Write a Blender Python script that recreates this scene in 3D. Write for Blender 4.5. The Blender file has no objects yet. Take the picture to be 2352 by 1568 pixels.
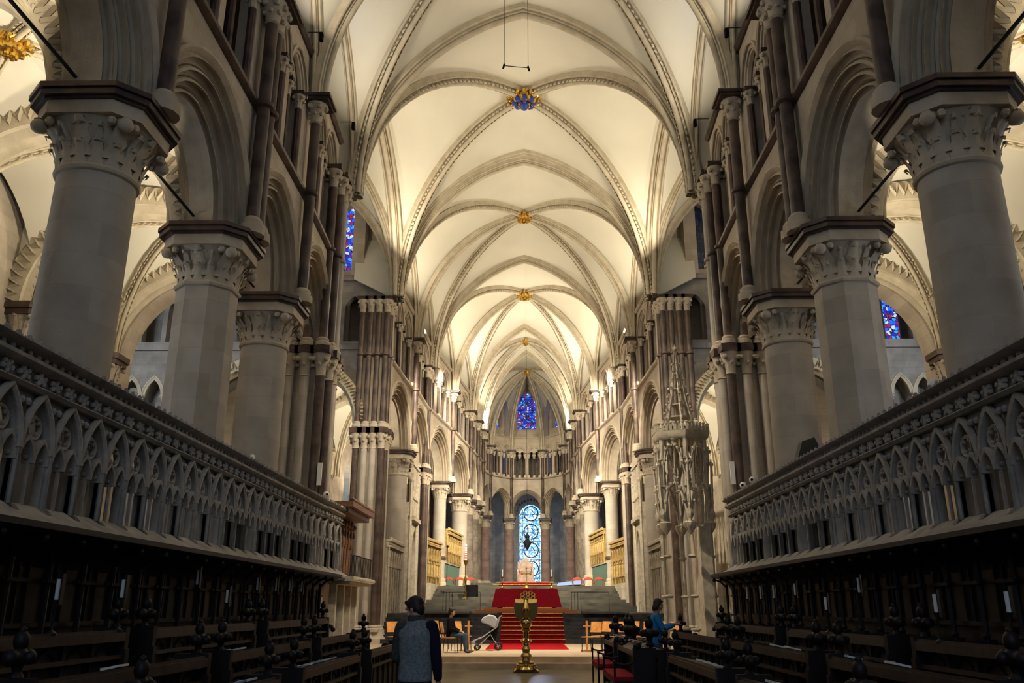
import bpy, math, random
from math import sin, cos, pi, sqrt, radians, atan2, tan, acos
from mathutils import Vector, Matrix
random.seed(7)
SC = bpy.context.scene
COL = SC.collection
V = Vector

# ------------------------------------------------------------------ materials
def newmat(name):
    m = bpy.data.materials.new(name); m.use_nodes = True
    nt = m.node_tree; b = nt.nodes['Principled BSDF']
    return m, nt, b

def stone(name, c1, c2, rough=0.85, scale=1.5, bump=0.15, joints=None, jc=None, fine=30):
    m, nt, b = newmat(name)
    N = nt.nodes; L = nt.links
    tc = N.new('ShaderNodeTexCoord')
    n1 = N.new('ShaderNodeTexNoise'); n1.inputs['Scale'].default_value = scale; n1.inputs['Detail'].default_value = 6
    L.new(tc.outputs['Object'], n1.inputs['Vector'])
    r = N.new('ShaderNodeValToRGB'); r.color_ramp.elements[0].position = .33; r.color_ramp.elements[1].position = .68
    r.color_ramp.elements[0].color = (*c1, 1); r.color_ramp.elements[1].color = (*c2, 1)
    L.new(n1.outputs['Fac'], r.inputs['Fac'])
    out = r.outputs['Color']
    if joints:
        # coursed masonry: horizontal joints by height, staggered uprights
        sep = N.new('ShaderNodeSeparateXYZ'); L.new(tc.outputs['Object'], sep.inputs[0])
        ad = N.new('ShaderNodeMath'); ad.operation = 'ADD'; L.new(sep.outputs['X'], ad.inputs[0]); L.new(sep.outputs['Y'], ad.inputs[1])
        cmb = N.new('ShaderNodeCombineXYZ'); L.new(ad.outputs[0], cmb.inputs['X']); L.new(sep.outputs['Z'], cmb.inputs['Y'])
        br = N.new('ShaderNodeTexBrick'); L.new(cmb.outputs[0], br.inputs['Vector'])
        br.inputs['Scale'].default_value = 1.0
        br.inputs['Brick Width'].default_value = joints[0]; br.inputs['Row Height'].default_value = joints[1]
        br.inputs['Mortar Size'].default_value = .008; br.inputs['Mortar Smooth'].default_value = .3
        br.inputs['Color1'].default_value = (1, 1, 1, 1); br.inputs['Color2'].default_value = (.84, .84, .84, 1)
        k = jc or .62
        br.inputs['Mortar'].default_value = (k, k * .96, k * .9, 1)
        mx = N.new('ShaderNodeMix'); mx.data_type = 'RGBA'; mx.blend_type = 'MULTIPLY'; mx.inputs['Factor'].default_value = 1
        L.new(out, mx.inputs[6]); L.new(br.outputs['Color'], mx.inputs[7]); out = mx.outputs[2]
    L.new(out, b.inputs['Base Color'])
    b.inputs['Roughness'].default_value = rough
    b.inputs['Specular IOR Level'].default_value = .25
    n2 = N.new('ShaderNodeTexNoise'); n2.inputs['Scale'].default_value = fine; n2.inputs['Detail'].default_value = 4
    L.new(tc.outputs['Object'], n2.inputs['Vector'])
    bp = N.new('ShaderNodeBump'); bp.inputs['Strength'].default_value = bump; bp.inputs['Distance'].default_value = .03
    L.new(n2.outputs['Fac'], bp.inputs['Height']); L.new(bp.outputs[0], b.inputs['Normal'])
    return m

def plain(name, c, rough=.6, metal=0, spec=.4, noise=None, emit=None, es=1):
    m, nt, b = newmat(name)
    b.inputs['Base Color'].default_value = (*c, 1); b.inputs['Roughness'].default_value = rough
    b.inputs['Metallic'].default_value = metal; b.inputs['Specular IOR Level'].default_value = spec
    if noise:
        N = nt.nodes; L = nt.links
        tc = N.new('ShaderNodeTexCoord'); n1 = N.new('ShaderNodeTexNoise'); n1.inputs['Scale'].default_value = noise; n1.inputs['Detail'].default_value = 5
        L.new(tc.outputs['Object'], n1.inputs['Vector'])
        r = N.new('ShaderNodeValToRGB')
        r.color_ramp.elements[0].position = .3; r.color_ramp.elements[1].position = .7
        r.color_ramp.elements[0].color = (c[0] * .6, c[1] * .6, c[2] * .6, 1); r.color_ramp.elements[1].color = (min(1, c[0] * 1.3), min(1, c[1] * 1.3), min(1, c[2] * 1.3), 1)
        L.new(n1.outputs['Fac'], r.inputs['Fac']); L.new(r.outputs[0], b.inputs['Base Color'])
        bp = N.new('ShaderNodeBump'); bp.inputs['Strength'].default_value = .2; bp.inputs['Distance'].default_value = .01
        L.new(n1.outputs['Fac'], bp.inputs['Height']); L.new(bp.outputs[0], b.inputs['Normal'])
    if emit:
        b.inputs['Emission Color'].default_value = (*emit, 1); b.inputs['Emission Strength'].default_value = es
    return m

def stained(name, strength, cols, scale=5.0, lead=.05):
    """leaded glass lit by the daylight outside"""
    m, nt, b = newmat(name)
    N = nt.nodes; L = nt.links
    tc = N.new('ShaderNodeTexCoord')
    vo = N.new('ShaderNodeTexVoronoi'); vo.feature = 'F1'; vo.inputs['Scale'].default_value = scale
    ve = N.new('ShaderNodeTexVoronoi'); ve.feature = 'DISTANCE_TO_EDGE'; ve.inputs['Scale'].default_value = scale
    L.new(tc.outputs['Object'], vo.inputs['Vector']); L.new(tc.outputs['Object'], ve.inputs['Vector'])
    sp = N.new('ShaderNodeSeparateColor'); L.new(vo.outputs['Color'], sp.inputs[0])
    r = N.new('ShaderNodeValToRGB'); r.color_ramp.interpolation = 'CONSTANT'
    e = r.color_ramp.elements
    e[0].position = 0; e[0].color = (*cols[0], 1); e[1].position = 1 / len(cols); e[1].color = (*cols[1], 1)
    for i, c in enumerate(cols[2:], 2):
        x = e.new(i / len(cols)); x.color = (*c, 1)
    L.new(sp.outputs[0], r.inputs[0])
    lt = N.new('ShaderNodeMath'); lt.operation = 'GREATER_THAN'; lt.inputs[1].default_value = lead
    L.new(ve.outputs['Distance'], lt.inputs[0])
    ml = N.new('ShaderNodeMath'); ml.operation = 'MULTIPLY'; ml.inputs[1].default_value = strength
    L.new(lt.outputs[0], ml.inputs[0])
    L.new(r.outputs[0], b.inputs['Emission Color']); L.new(ml.outputs[0], b.inputs['Emission Strength'])
    b.inputs['Base Color'].default_value = (.01, .01, .015, 1); b.inputs['Roughness'].default_value = .2
    return m

MT = {}
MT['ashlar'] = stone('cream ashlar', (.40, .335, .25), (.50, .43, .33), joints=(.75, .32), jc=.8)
MT['moulded'] = stone('moulded stone', (.38, .32, .235), (.50, .43, .32), scale=2.5, bump=.25)
MT['shaft'] = stone('pier stone', (.37, .325, .26), (.44, .39, .32), joints=(1.3, .48), jc=.9, scale=2)
MT['plaster'] = stone('vault plaster', (.575, .54, .43), (.625, .59, .475), scale=.5, bump=.04, fine=10)
MT['rib'] = stone('rib stone', (.40, .34, .235), (.52, .455, .33), scale=3, bump=.25)
MT['marble'] = stone('dark marble', (.035, .024, .022), (.10, .062, .045), rough=.42, scale=3, bump=.08)
MT['marbler'] = stone('brown marble', (.042, .029, .024), (.115, .078, .058), rough=.42, scale=3, bump=.08)
MT['screen'] = stone('grey screen stone', (.22, .205, .185), (.34, .315, .28), scale=4, bump=.4, fine=40)
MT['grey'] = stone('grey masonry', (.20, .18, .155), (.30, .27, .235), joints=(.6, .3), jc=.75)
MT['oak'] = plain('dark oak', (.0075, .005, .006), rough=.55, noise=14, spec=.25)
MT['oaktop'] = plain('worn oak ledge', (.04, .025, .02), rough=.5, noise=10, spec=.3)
MT['brownoak'] = plain('carved brown oak', (.16, .075, .035), rough=.5, noise=16)
MT['chairwood'] = plain('chair beech', (.62, .29, .08), rough=.45, noise=6)
MT['gold'] = plain('gilding', (.85, .52, .12), rough=.3, metal=1, noise=12)
MT['brass'] = plain('brass', (.62, .45, .16), rough=.2, metal=1)
MT['red'] = plain('red cloth', (.19, .004, .013), rough=.9, spec=.1, noise=25)
MT['redseat'] = plain('red seat pad', (.30, .006, .02), rough=.85, noise=30, spec=.1)
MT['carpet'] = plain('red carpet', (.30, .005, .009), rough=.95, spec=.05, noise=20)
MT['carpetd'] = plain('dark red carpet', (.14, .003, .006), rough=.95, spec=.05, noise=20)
MT['orange'] = plain('red stool top', (.45, .055, .025), rough=.8, noise=20)
MT['black'] = plain('black', (.006, .006, .007), rough=.8, spec=.08)
MT['iron'] = plain('iron', (.02, .02, .022), rough=.5, metal=.6)
MT['white'] = plain('white wax', (.8, .78, .7), rough=.5)
MT['paper'] = plain('paper', (.6, .62, .62), rough=.8)
MT['paperb'] = plain('blue cover', (.18, .27, .5), rough=.6)
MT['skin'] = plain('skin', (.42, .24, .16), rough=.6)
MT['hair'] = plain('dark hair', (.012, .009, .008), rough=.6)
MT['jumper'] = plain('grey jumper', (.17, .205, .225), rough=.95, noise=40, spec=.1)
MT['jumpers'] = plain('dark sleeves', (.055, .06, .06), rough=.95, noise=40, spec=.1)
MT['navy'] = plain('navy cloth', (.012, .013, .03), rough=.9, spec=.1)
MT['jeans'] = plain('denim', (.05, .075, .10), rough=.9, noise=30)
MT['bluejacket'] = plain('blue jacket', (.01, .18, .48), rough=.8)
MT['step'] = stone('worn grey steps', (.04, .038, .03), (.09, .083, .062), scale=1.2, rough=.7)
MT['stepdark'] = stone('black step stone', (.012, .012, .013), (.045, .042, .04), scale=4, rough=.5)
MT['paving'] = stone('pale paving', (.40, .30, .19), (.52, .40, .27), scale=3, rough=.55)
MT['floor'] = stone('quire floor', (.10, .085, .055), (.20, .16, .10), scale=2, rough=.28)
MT['pale'] = stone('pale carved stone', (.38, .33, .25), (.54, .48, .36), scale=6, bump=.4, fine=50)
MT['goldstone'] = stone('gilded panels', (.30, .20, .07), (.46, .33, .13), scale=8, bump=.3)
MT['chairstone'] = stone('chair marble', (.17, .13, .10), (.28, .22, .17), scale=6)
MT['green'] = plain('green hanging', (.10, .17, .13), rough=.9)
MT['brown'] = stone('banded pier stone', (.12, .095, .075), (.30, .26, .20), joints=(1.2, .5), scale=1.5)
MT['purple'] = stone('rose marble', (.20, .13, .115), (.33, .235, .20), joints=(1.2, .5), scale=2)
MT['woodgold'] = plain('orange wood', (.30, .11, .025), rough=.5)
BL = [(.01, .04, .55), (.02, .12, .9), (.25, .02, .10), (.05, .3, .9), (.01, .03, .35), (.5, .6, .8), (.05, .02, .4)]
MT['glass'] = stained('deep blue stained glass', 1.4, BL, 7)
MT['glassdim'] = stained('dim leaded glass', .10, [(.02, .05, .2), (.05, .1, .25), (.03, .03, .1), (.08, .15, .3)], 5)
MT['glassbright'] = stained('pale blue stained glass', 2.2, [(.15, .5, .95), (.3, .75, 1), (.03, .2, .75), (.65, .9, 1), (.1, .35, .85), (.8, .95, 1), (.35, .7, .8)], 7.5, .05)
MT['lamp'] = plain('lamp face', (.8, .8, .8), emit=(1, .93, .8), es=6)

# ------------------------------------------------------------------ mesh builder
class M:
    def __init__(s): s.v = []; s.f = []; s.mi = []; s.cur = 0
    def add(s, vs, fs):
        b = len(s.v); s.v += [tuple(p) for p in vs]
        for f in fs: s.f.append(tuple(i + b for i in f)); s.mi.append(s.cur)
    def mat(s, i): s.cur = i; return s
    def box(s, x0, x1, y0, y1, z0, z1):
        s.add([(x0, y0, z0), (x1, y0, z0), (x1, y1, z0), (x0, y1, z0), (x0, y0, z1), (x1, y0, z1), (x1, y1, z1), (x0, y1, z1)],
              [(0, 3, 2, 1), (4, 5, 6, 7), (0, 1, 5, 4), (1, 2, 6, 5), (2, 3, 7, 6), (3, 0, 4, 7)]); return s
    def lathe(s, prof, n=16, c=(0, 0, 0), rot=0, cap=True, squash=None):
        vs = []; fs = []
        for (r, z) in prof:
            for k in range(n):
                a = 2 * pi * k / n + rot
                vs.append((c[0] + r * cos(a), c[1] + r * sin(a), c[2] + z))
        m = len(prof)
        for j in range(m - 1):
            for k in range(n):
                k2 = (k + 1) % n
                fs.append((j * n + k, j * n + k2, (j + 1) * n + k2, (j + 1) * n + k))
        if cap:
            fs.append(tuple(range(n - 1, -1, -1))); fs.append(tuple((m - 1) * n + k for k in range(n)))
        s.add(vs, fs); return s
    def tube(s, path, r, n=8, cap=True):
        P = [V(p) for p in path]; vs = []; fs = []
        rr = r if isinstance(r, (list, tuple)) else [r] * len(P)
        up = None
        for i, p in enumerate(P):
            d = (P[min(i + 1, len(P) - 1)] - P[max(i - 1, 0)]).normalized()
            if up is None:
                up = V((0, 0, 1)) if abs(d.z) < .9 else V((1, 0, 0))
            a = d.cross(up).normalized(); b2 = a.cross(d).normalized(); up = b2
            for k in range(n):
                t = 2 * pi * k / n
                vs.append(p + a * (rr[i] * cos(t)) + b2 * (rr[i] * sin(t)))
        for i in range(len(P) - 1):
            for k in range(n):
                k2 = (k + 1) % n
                fs.append((i * n + k, i * n + k2, (i + 1) * n + k2, (i + 1) * n + k))
        if cap: fs.append(tuple(range(n - 1, -1, -1))); fs.append(tuple((len(P) - 1) * n + k for k in range(n)))
        s.add(vs, fs); return s
    def sweep(s, path, prof, closed=False, cap=True):
        """path = [(point, normal, binormal)]; prof = [(along normal, along binormal)]"""
        vs = []; fs = []; n = len(prof)
        for p, nn, bb in path:
            for (r, d) in prof: vs.append(p + nn * r + bb * d)
        m = n if closed else n - 1
        for i in range(len(path) - 1):
            for k in range(m):
                k2 = (k + 1) % n
                fs.append((i * n + k, i * n + k2, (i + 1) * n + k2, (i + 1) * n + k))
        if closed and cap: fs.append(tuple(range(n - 1, -1, -1))); fs.append(tuple((len(path) - 1) * n + k for k in range(n)))
        s.add(vs, fs); return s
    def prism(s, poly, z0, z1):
        n = len(poly)
        s.add([(x, y, z0) for x, y in poly] + [(x, y, z1) for x, y in poly],
              [tuple(range(n - 1, -1, -1)), tuple(range(n, 2 * n))] + [(k, (k + 1) % n, n + (k + 1) % n, n + k) for k in range(n)]); return s
    def plate(s, pts, nrm, th):
        n = len(pts); d = V(nrm).normalized() * th
        s.add([V(p) for p in pts] + [V(p) + d for p in pts],
              [tuple(range(n - 1, -1, -1)), tuple(range(n, 2 * n))] + [(k, (k + 1) % n, n + (k + 1) % n, n + k) for k in range(n)]); return s
    def ball(s, c, r, n=8, sx=1, sy=1, sz=1):
        m = max(4, n // 2 + 1); vs = []; fs = []
        for j in range(1, m):
            t = pi * j / m
            for k in range(n):
                a = 2 * pi * k / n
                vs.append((c[0] + r * sx * sin(t) * cos(a), c[1] + r * sy * sin(t) * sin(a), c[2] + r * sz * cos(t)))
        vs.append((c[0], c[1], c[2] + r * sz)); vs.append((c[0], c[1], c[2] - r * sz)); T = len(vs) - 2
        for j in range(m - 2):
            for k in range(n):
                k2 = (k + 1) % n; fs.append((j * n + k, (j + 1) * n + k, (j + 1) * n + k2, j * n + k2))
        for k in range(n):
            k2 = (k + 1) % n; fs.append((T, k, k2)); fs.append((T + 1, (m - 2) * n + k2, (m - 2) * n + k))
        s.add(vs, fs); return s
    def build(s, name, mats, parent=None, loc=None, rz=0, sharp=38):
        me = bpy.data.meshes.new(name); me.from_pydata(s.v, [], s.f)
        if not isinstance(mats, (list, tuple)): mats = [mats]
        for m in mats: me.materials.append(MT[m] if isinstance(m, str) else m)
        if len(mats) > 1: me.polygons.foreach_set('material_index', s.mi)
        me.polygons.foreach_set('use_smooth', [True] * len(me.polygons))
        me.update()
        try: me.set_sharp_from_angle(angle=radians(sharp))
        except Exception: pass
        o = bpy.data.objects.new(name, me); COL.objects.link(o)
        if parent: o.parent = parent
        if loc is not None: o.location = loc
        if rz: o.rotation_euler = (0, 0, rz)
        return o

def tag(o, label=None, cat=None, group=None, kind=None):
    if label: o['label'] = label
    if cat: o['category'] = cat
    if group: o['group'] = group
    if kind: o['kind'] = kind
    return o
def thing(name, label, cat, loc=(0, 0, 0), rz=0, group=None):
    o = bpy.data.objects.new(name, None); COL.objects.link(o); o.location = loc; o.rotation_euler = (0, 0, rz)
    o.empty_display_size = .2
    return tag(o, label, cat, group)
def dup(root, loc, rz=0, label=None, group=None, scale=None):
    r = root.copy(); COL.objects.link(r); r.location = loc; r.rotation_euler = (0, 0, rz)
    if scale is not None: r.scale = scale
    if label: r['label'] = label
    if group: r['group'] = group
    for ch in list(root.children):
        c = ch.copy(); COL.objects.link(c); c.parent = r
        for g in list(ch.children):
            d = g.copy(); COL.objects.link(d); d.parent = c
    return r
def struct(m, name, mats, **k): return tag(m.build(name, mats, **k), kind='structure')

SIDE = {-1: 'left', 1: 'right'}
# ------------------------------------------------------------------ arch geometry
def half_curve(a, r, n):
    """(h, z) from the springer (0,0) to the crown (a, r)"""
    out = []
    if r >= a:
        R = (a * a + r * r) / (2 * a); tm = acos(max(-1, 1 - a / R))
        for i in range(n + 1):
            t = tm * i / n; out.append((R * (1 - cos(t)), R * sin(t)))
    else:
        for i in range(n + 1):
            t = pi / 2 * i / n; out.append((a * (1 - cos(t)), r * sin(t)))
    return out
def half_rib(S, C, n=18):
    """frames (point, normal pointing to the outside of the curve, binormal) from springer S to crown C in a vertical plane"""
    S = V(S); C = V(C); u = V((C.x - S.x, C.y - S.y, 0)); a = u.length; u.normalize(); r = C.z - S.z
    hc = half_curve(a, r, n); out = []
    B = u.cross(V((0, 0, 1)))
    for i, (h, z) in enumerate(hc):
        h0, z0 = hc[max(i - 1, 0)]; h1, z1 = hc[min(i + 1, n)]
        t = V((h1 - h0, z1 - z0)).normalized()
        if i == 0: t = V((0, 1)) if r >= a * .5 else t
        nn = u * (-t.y) + V((0, 0, 1)) * t.x
        out.append((S + u * h + V((0, 0, z)), nn, B))
    return out
def full_rib(S1, C, S2, n=18):
    A = half_rib(S1, C, n); B = half_rib(S2, C, n)
    B = [(p, nn, -b) for p, nn, b in reversed(B)]
    # mitre at the crown
    if abs((A[-1][2] - B[0][2]).length) < .05:
        nn = (A[-1][1] + B[0][1]).normalized(); k = 1 / max(.3, nn.dot(A[-1][1]))
        A[-1] = (A[-1][0], nn * k, A[-1][2]); B = B[1:]
    return A, B
def arch_z(s, a, r):
    """height of a pointed arch with half width a and rise r at offset s from its centre"""
    s = min(abs(s), a)
    if r >= a:
        R = (a * a + r * r) / (2 * a); c = R - a
        return sqrt(max(0, R * R - (s + c) ** 2))
    return r * sqrt(max(0, 1 - (s / a) ** 2))

def arched_wall(m, P0, P1, z0, z1, t0, t1, ops, inward, nseg=10, back=True, top=None):
    """solid wall from P0 to P1 (plan points) between z0 and z1; t0 < t1 are the faces measured along `inward`;
    ops = [(s_centre, half_width, sill, spring, rise)]"""
    P0 = V((P0[0], P0[1], 0)); P1 = V((P1[0], P1[1], 0)); u = P1 - P0; L = u.length; u.normalize(); w = V((inward[0], inward[1], 0)).normalized()
    def P(s, z, t): return P0 + u * s + w * t + V((0, 0, z))
    def q(a, b, c, d): m.add([a, b, c, d], [(0, 1, 2, 3)])
    def face(s0, s1, za, zb, zc, zd):
        # za,zb bottom at s0,s1 ; zc,zd top at s1,s0
        if abs(zd - za) < 1e-5 and abs(zc - zb) < 1e-5: return
        q(P(s0, za, t1), P(s1, zb, t1), P(s1, zc, t1), P(s0, zd, t1))
        if back: q(P(s0, za, t0), P(s1, zb, t0), P(s1, zc, t0), P(s0, zd, t0))
    cur = 0
    for (sc, a, sill, sp, r) in sorted(ops):
        face(cur, sc - a, z0, z0, z1, z1)
        if sill > z0: face(sc - a, sc + a, z0, z0, sill, sill)
        for k in range(2 * nseg):
            sa = sc - a * cos(pi * k / (2 * nseg)); sb = sc - a * cos(pi * (k + 1) / (2 * nseg))
            za = sp + arch_z(sa - sc, a, r); zb = sp + arch_z(sb - sc, a, r)
            face(sa, sb, za, zb, z1, z1)
            q(P(sa, za, t0), P(sb, zb, t0), P(sb, zb, t1), P(sa, za, t1))
        for sg in (-1, 1):
            ss = sc + sg * a
            q(P(ss, sill, t0), P(ss, sp, t0), P(ss, sp, t1), P(ss, sill, t1))
        if sill > z0 + .02: q(P(sc - a, sill, t0), P(sc + a, sill, t0), P(sc + a, sill, t1), P(sc - a, sill, t1))
        cur = sc + a
    face(cur, L, z0, z0, z1, z1)
    for ss in (0, L): q(P(ss, z0, t0), P(ss, z1, t0), P(ss, z1, t1), P(ss, z0, t1))
    q(P(0, z1, t0), P(L, z1, t0), P(L, z1, t1), P(0, z1, t1))
    cur = 0
    for (sc, a, sill, sp, r) in sorted(ops) + [(L, 0, z0 + 1, 0, 0)]:
        if sc - a > cur + 1e-4: q(P(cur, z0, t0), P(sc - a, z0, t0), P(sc - a, z0, t1), P(cur, z0, t1))
        cur = sc + a if sill <= z0 + .02 else sc - a
    return m
def arch_path(P0, P1, z, rise, n=14, stilt=0):
    """frames along a whole arch springing at height z from P0 to P1"""
    C = ((P0[0] + P1[0]) / 2, (P0[1] + P1[1]) / 2, z + rise)
    A, B = full_rib((P0[0], P0[1], z), C, (P1[0], P1[1], z), n)
    p = A + B
    if stilt:
        p = [(p[0][0] - V((0, 0, stilt)), p[0][1], p[0][2])] + p + [(p[-1][0] - V((0, 0, stilt)), p[-1][1], p[-1][2])]
    return p
def rollp(cx, cy, r, a0, a1, n=5):
    return [(cx + r * cos(radians(a0 + (a1 - a0) * i / n)), cy + r * sin(radians(a0 + (a1 - a0) * i / n))) for i in range(n + 1)]
# ------------------------------------------------------------------ table of the supports (half width, distance, abacus top, kind)
ORD = ['first', 'second', 'third', 'fourth', 'fifth', 'sixth', 'seventh', 'eighth', 'ninth', 'tenth', 'eleventh', 'twelfth']
PT = {  # x, y, abacus, kind, string, vault capital
    'p0': (6.2, 6.9, 8.65, 'oct', 11.6, 14.3), 'p1': (6.2, 10.9, 8.65, 'round', 11.6, 14.3), 'p2': (6.2, 15.35, 8.65, 'oct', 11.6, 14.3),
    'p3': (6.2, 19.1, 8.65, 'round', 11.6, 14.3), 'p4': (6.35, 23.3, 8.65, 'cluster', 11.6, 14.3), 'p5': (6.45, 34.85, 8.75, 'cluster', 11.9, 14.5),
    'p6': (6.2, 40.4, 8.8, 'round', 11.9, 14.5), 'p7': (6.0, 46.4, 8.9, 'cluster2', 12.2, 14.7), 'p8': (5.25, 52.2, 9.0, 'coupled', 12.3, 14.8),
    'p9': (4.55, 59.0, 9.1, 'round', 12.4, 15.0), 'p9b': (4.3, 62.3, 9.1, 'banded', 12.4, 15.0), 'p10': (4.15, 65.6, 9.1, 'banded', 12.5, 15.0)}
ORDER = ['p0', 'p1', 'p2', 'p3', 'p4', 'p5', 'p6', 'p7', 'p8', 'p9', 'p9b', 'p10']
APEX = 21.55
XA = .2    # the east end swings a little to the right
def bend(y): return XA * max(0, min(1, (y - 59) / 9))
def pp(k, s):
    p = PT[k]; return (s * p[0] + bend(p[1]), p[1])

# ------------------------------------------------------------------ capital, abacus
def leaf(m, a, r, z, h, z0, zt, ro, wd, curl, r2=None):
    """one acanthus leaf at angle a climbing a bell of radius r from z0*h to zt*h and curling out to radius ro"""
    n = 8; W = 4; vs = []; fs = []; ca, sa = cos(a), sin(a)
    for i in range(n + 1):
        t = i / n
        if t < .8:
            u = t / .8; rad = r * 1.03 + (ro - r * 1.03) * u ** 2.2; zz = z + h * (z0 + (zt - z0) * u)
        else:
            q = (t - .8) / .2 * pi * .95; rad = ro + curl * sin(q); zz = z + h * zt - curl * (1 - cos(q)) * .9
        w = wd * (1 - .55 * t) * (1 + .22 * sin(t * 20))
        for j in range(W + 1):
            e = (j / W - .5) * 2; off = (1 - e * e) * wd * .22
            x = (rad + off) ; y = w * e
            vs.append((x * ca - y * sa, x * sa + y * ca, zz))
    for i in range(n):
        for j in range(W):
            q = i * (W + 1) + j; fs.append((q, q + 1, q + W + 2, q + W + 1))
    m.add(vs, fs)
def capital_mesh(m, r, h, z, ab, n=16, lv=8, rot=0.0, big=False):
    """bell with acanthus leaves from the necking (radius r, height z) up h to an abacus of half size ab"""
    m.lathe([(r, z), (r * 1.0, z + h * .25), (r * 1.05, z + h * .55), (r * 1.2, z + h * .82), (r * 1.42, z + h)], n)
    for k in range(lv * 2 if big else lv):
        c = lv * 2 if big else lv
        leaf(m, 2 * pi * k / c + rot, r, z, h, .02, .52 + .05 * (k % 2), r * 1.22, r * (.19 if big else .34), r * .07)
    for k in range(lv):
        a = 2 * pi * k / lv + rot; corner = k % 2 == 0
        ro = min(ab * 1.16, r * 1.62) if corner else min(ab * .93, r * 1.38)
        leaf(m, a, r, z, h, .2, .97, ro, r * .27, r * .12)
        q = r * (.21 if corner else .10)
        m.ball((cos(a) * (ro + q * .1), sin(a) * (ro + q * .1), z + h * .93 - q * .9), q, 10, sz=.95)
        if big:
            for sg in (-1, 1):
                a2 = a + sg * .2
                m.ball((cos(a2) * ro * .93, sin(a2) * ro * .93, z + h * .86), q * .6, 7)
        a3 = a + pi / lv
        if big: leaf(m, a3, r, z, h, .3, .86, r * 1.36, r * .12, r * .08)
def oct_poly(h, ch, rot=0):
    P = [(h, -h + ch), (h, h - ch), (h - ch, h), (-h + ch, h), (-h, h - ch), (-h, -h + ch), (-h + ch, -h), (h - ch, -h)]
    return [(x * cos(rot) - y * sin(rot), x * sin(rot) + y * cos(rot)) for x, y in P]
def slab(m, h, ch, z0, z1, rot=0): m.prism(oct_poly(h, ch, rot), z0, z1)

def make_pier(kind, ab):
    """a free standing pier of the arcade whose abacus top is at ab; local z = 0 is the floor"""
    t = thing('pier', 'pier', 'pier')
    r = .53; n = 8 if kind == 'oct' else 36; rot = pi / 8 if kind == 'oct' else 0
    rr = r / cos(pi / 8) if kind == 'oct' else r
    neck = ab - 1.12
    M().lathe([(rr * 1.55, 0), (rr * 1.55, .5), (rr * 1.4, .55), (rr * 1.42, .68), (rr * 1.2, .76), (rr * 1.22, .86), (rr, .95)], n, rot=rot).build('base', 'moulded', t)
    M().lathe([(rr * 1.02, .94), (rr, neck)], n, rot=rot).build('shaft', 'shaft', t)
    M().lathe([(rr, neck - .06), (rr * 1.07, neck - .04), (rr * 1.1, neck), (rr * 1.07, neck + .04), (rr, neck + .06)], n, rot=rot).build('necking', 'moulded', t)
    m = M(); capital_mesh(m, r, .72, neck, .74, 24, 8, pi / 4, True)
    m.build('capital', 'pale' if False else 'moulded', t)
    m = M().mat(0); slab(m, .76, .30, ab - .42, ab - .22); m.mat(1)
    slab(m, .80, .31, ab - .22, ab - .18); slab(m, .86, .34, ab - .18, ab - .10); slab(m, .84, .33, ab - .10, ab - .08); slab(m, .89, .355, ab - .08, ab)
    m.build('abacus', ['moulded', 'marble'], t)
    return t

def slim_shaft(z0, z1, r, mat='marble', base=True, cap=True, n=12, caph=.5, name='colonnette', parent=None, x=0, y=0, mats=None, imp=None, ring=None):
    """marble colonnette with moulded base and leaf capital; materials: marble, stone"""
    m = M().mat(1)
    if base: m.lathe([(r * 1.7, z0), (r * 1.7, z0 + .10), (r * 1.35, z0 + .14), (r * 1.45, z0 + .19), (r, z0 + .25)], n)
    m.mat(0); m.lathe([(r, z0 + (.24 if base else 0)), (r, z1 - (caph if cap else 0))], n, cap=False)
    if cap:
        m.mat(1); zc = z1 - caph
        m.lathe([(r, zc - .02), (r * 1.2, zc), (r, zc + .03), (r * 1.1, zc + caph * .4), (r * 1.9, z1 - .06), (r * 1.95, z1)], n)
        for k in range(4):
            a = pi / 4 + k * pi / 2
            m.ball((cos(a) * r * 1.85, sin(a) * r * 1.85, z1 - caph * .25), r * .55, 6)
            a = k * pi / 2
            m.ball((cos(a) * r * 1.45, sin(a) * r * 1.45, z1 - caph * .5), r * .42, 6)
    m.mat(0)
    if imp: m.box(-imp[0], imp[0], -imp[0], imp[0], z1 - .002, z1 + imp[1])
    if ring: m.lathe([(r - .01, ring - .07), (r + .06, ring - .03), (r + .06, ring + .04), (r - .01, ring + .08)], n)
    o = m.build(name, mats or [mat, 'moulded'], parent)
    if parent is not None: o.location = (x, y, 0)
    return o

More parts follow.
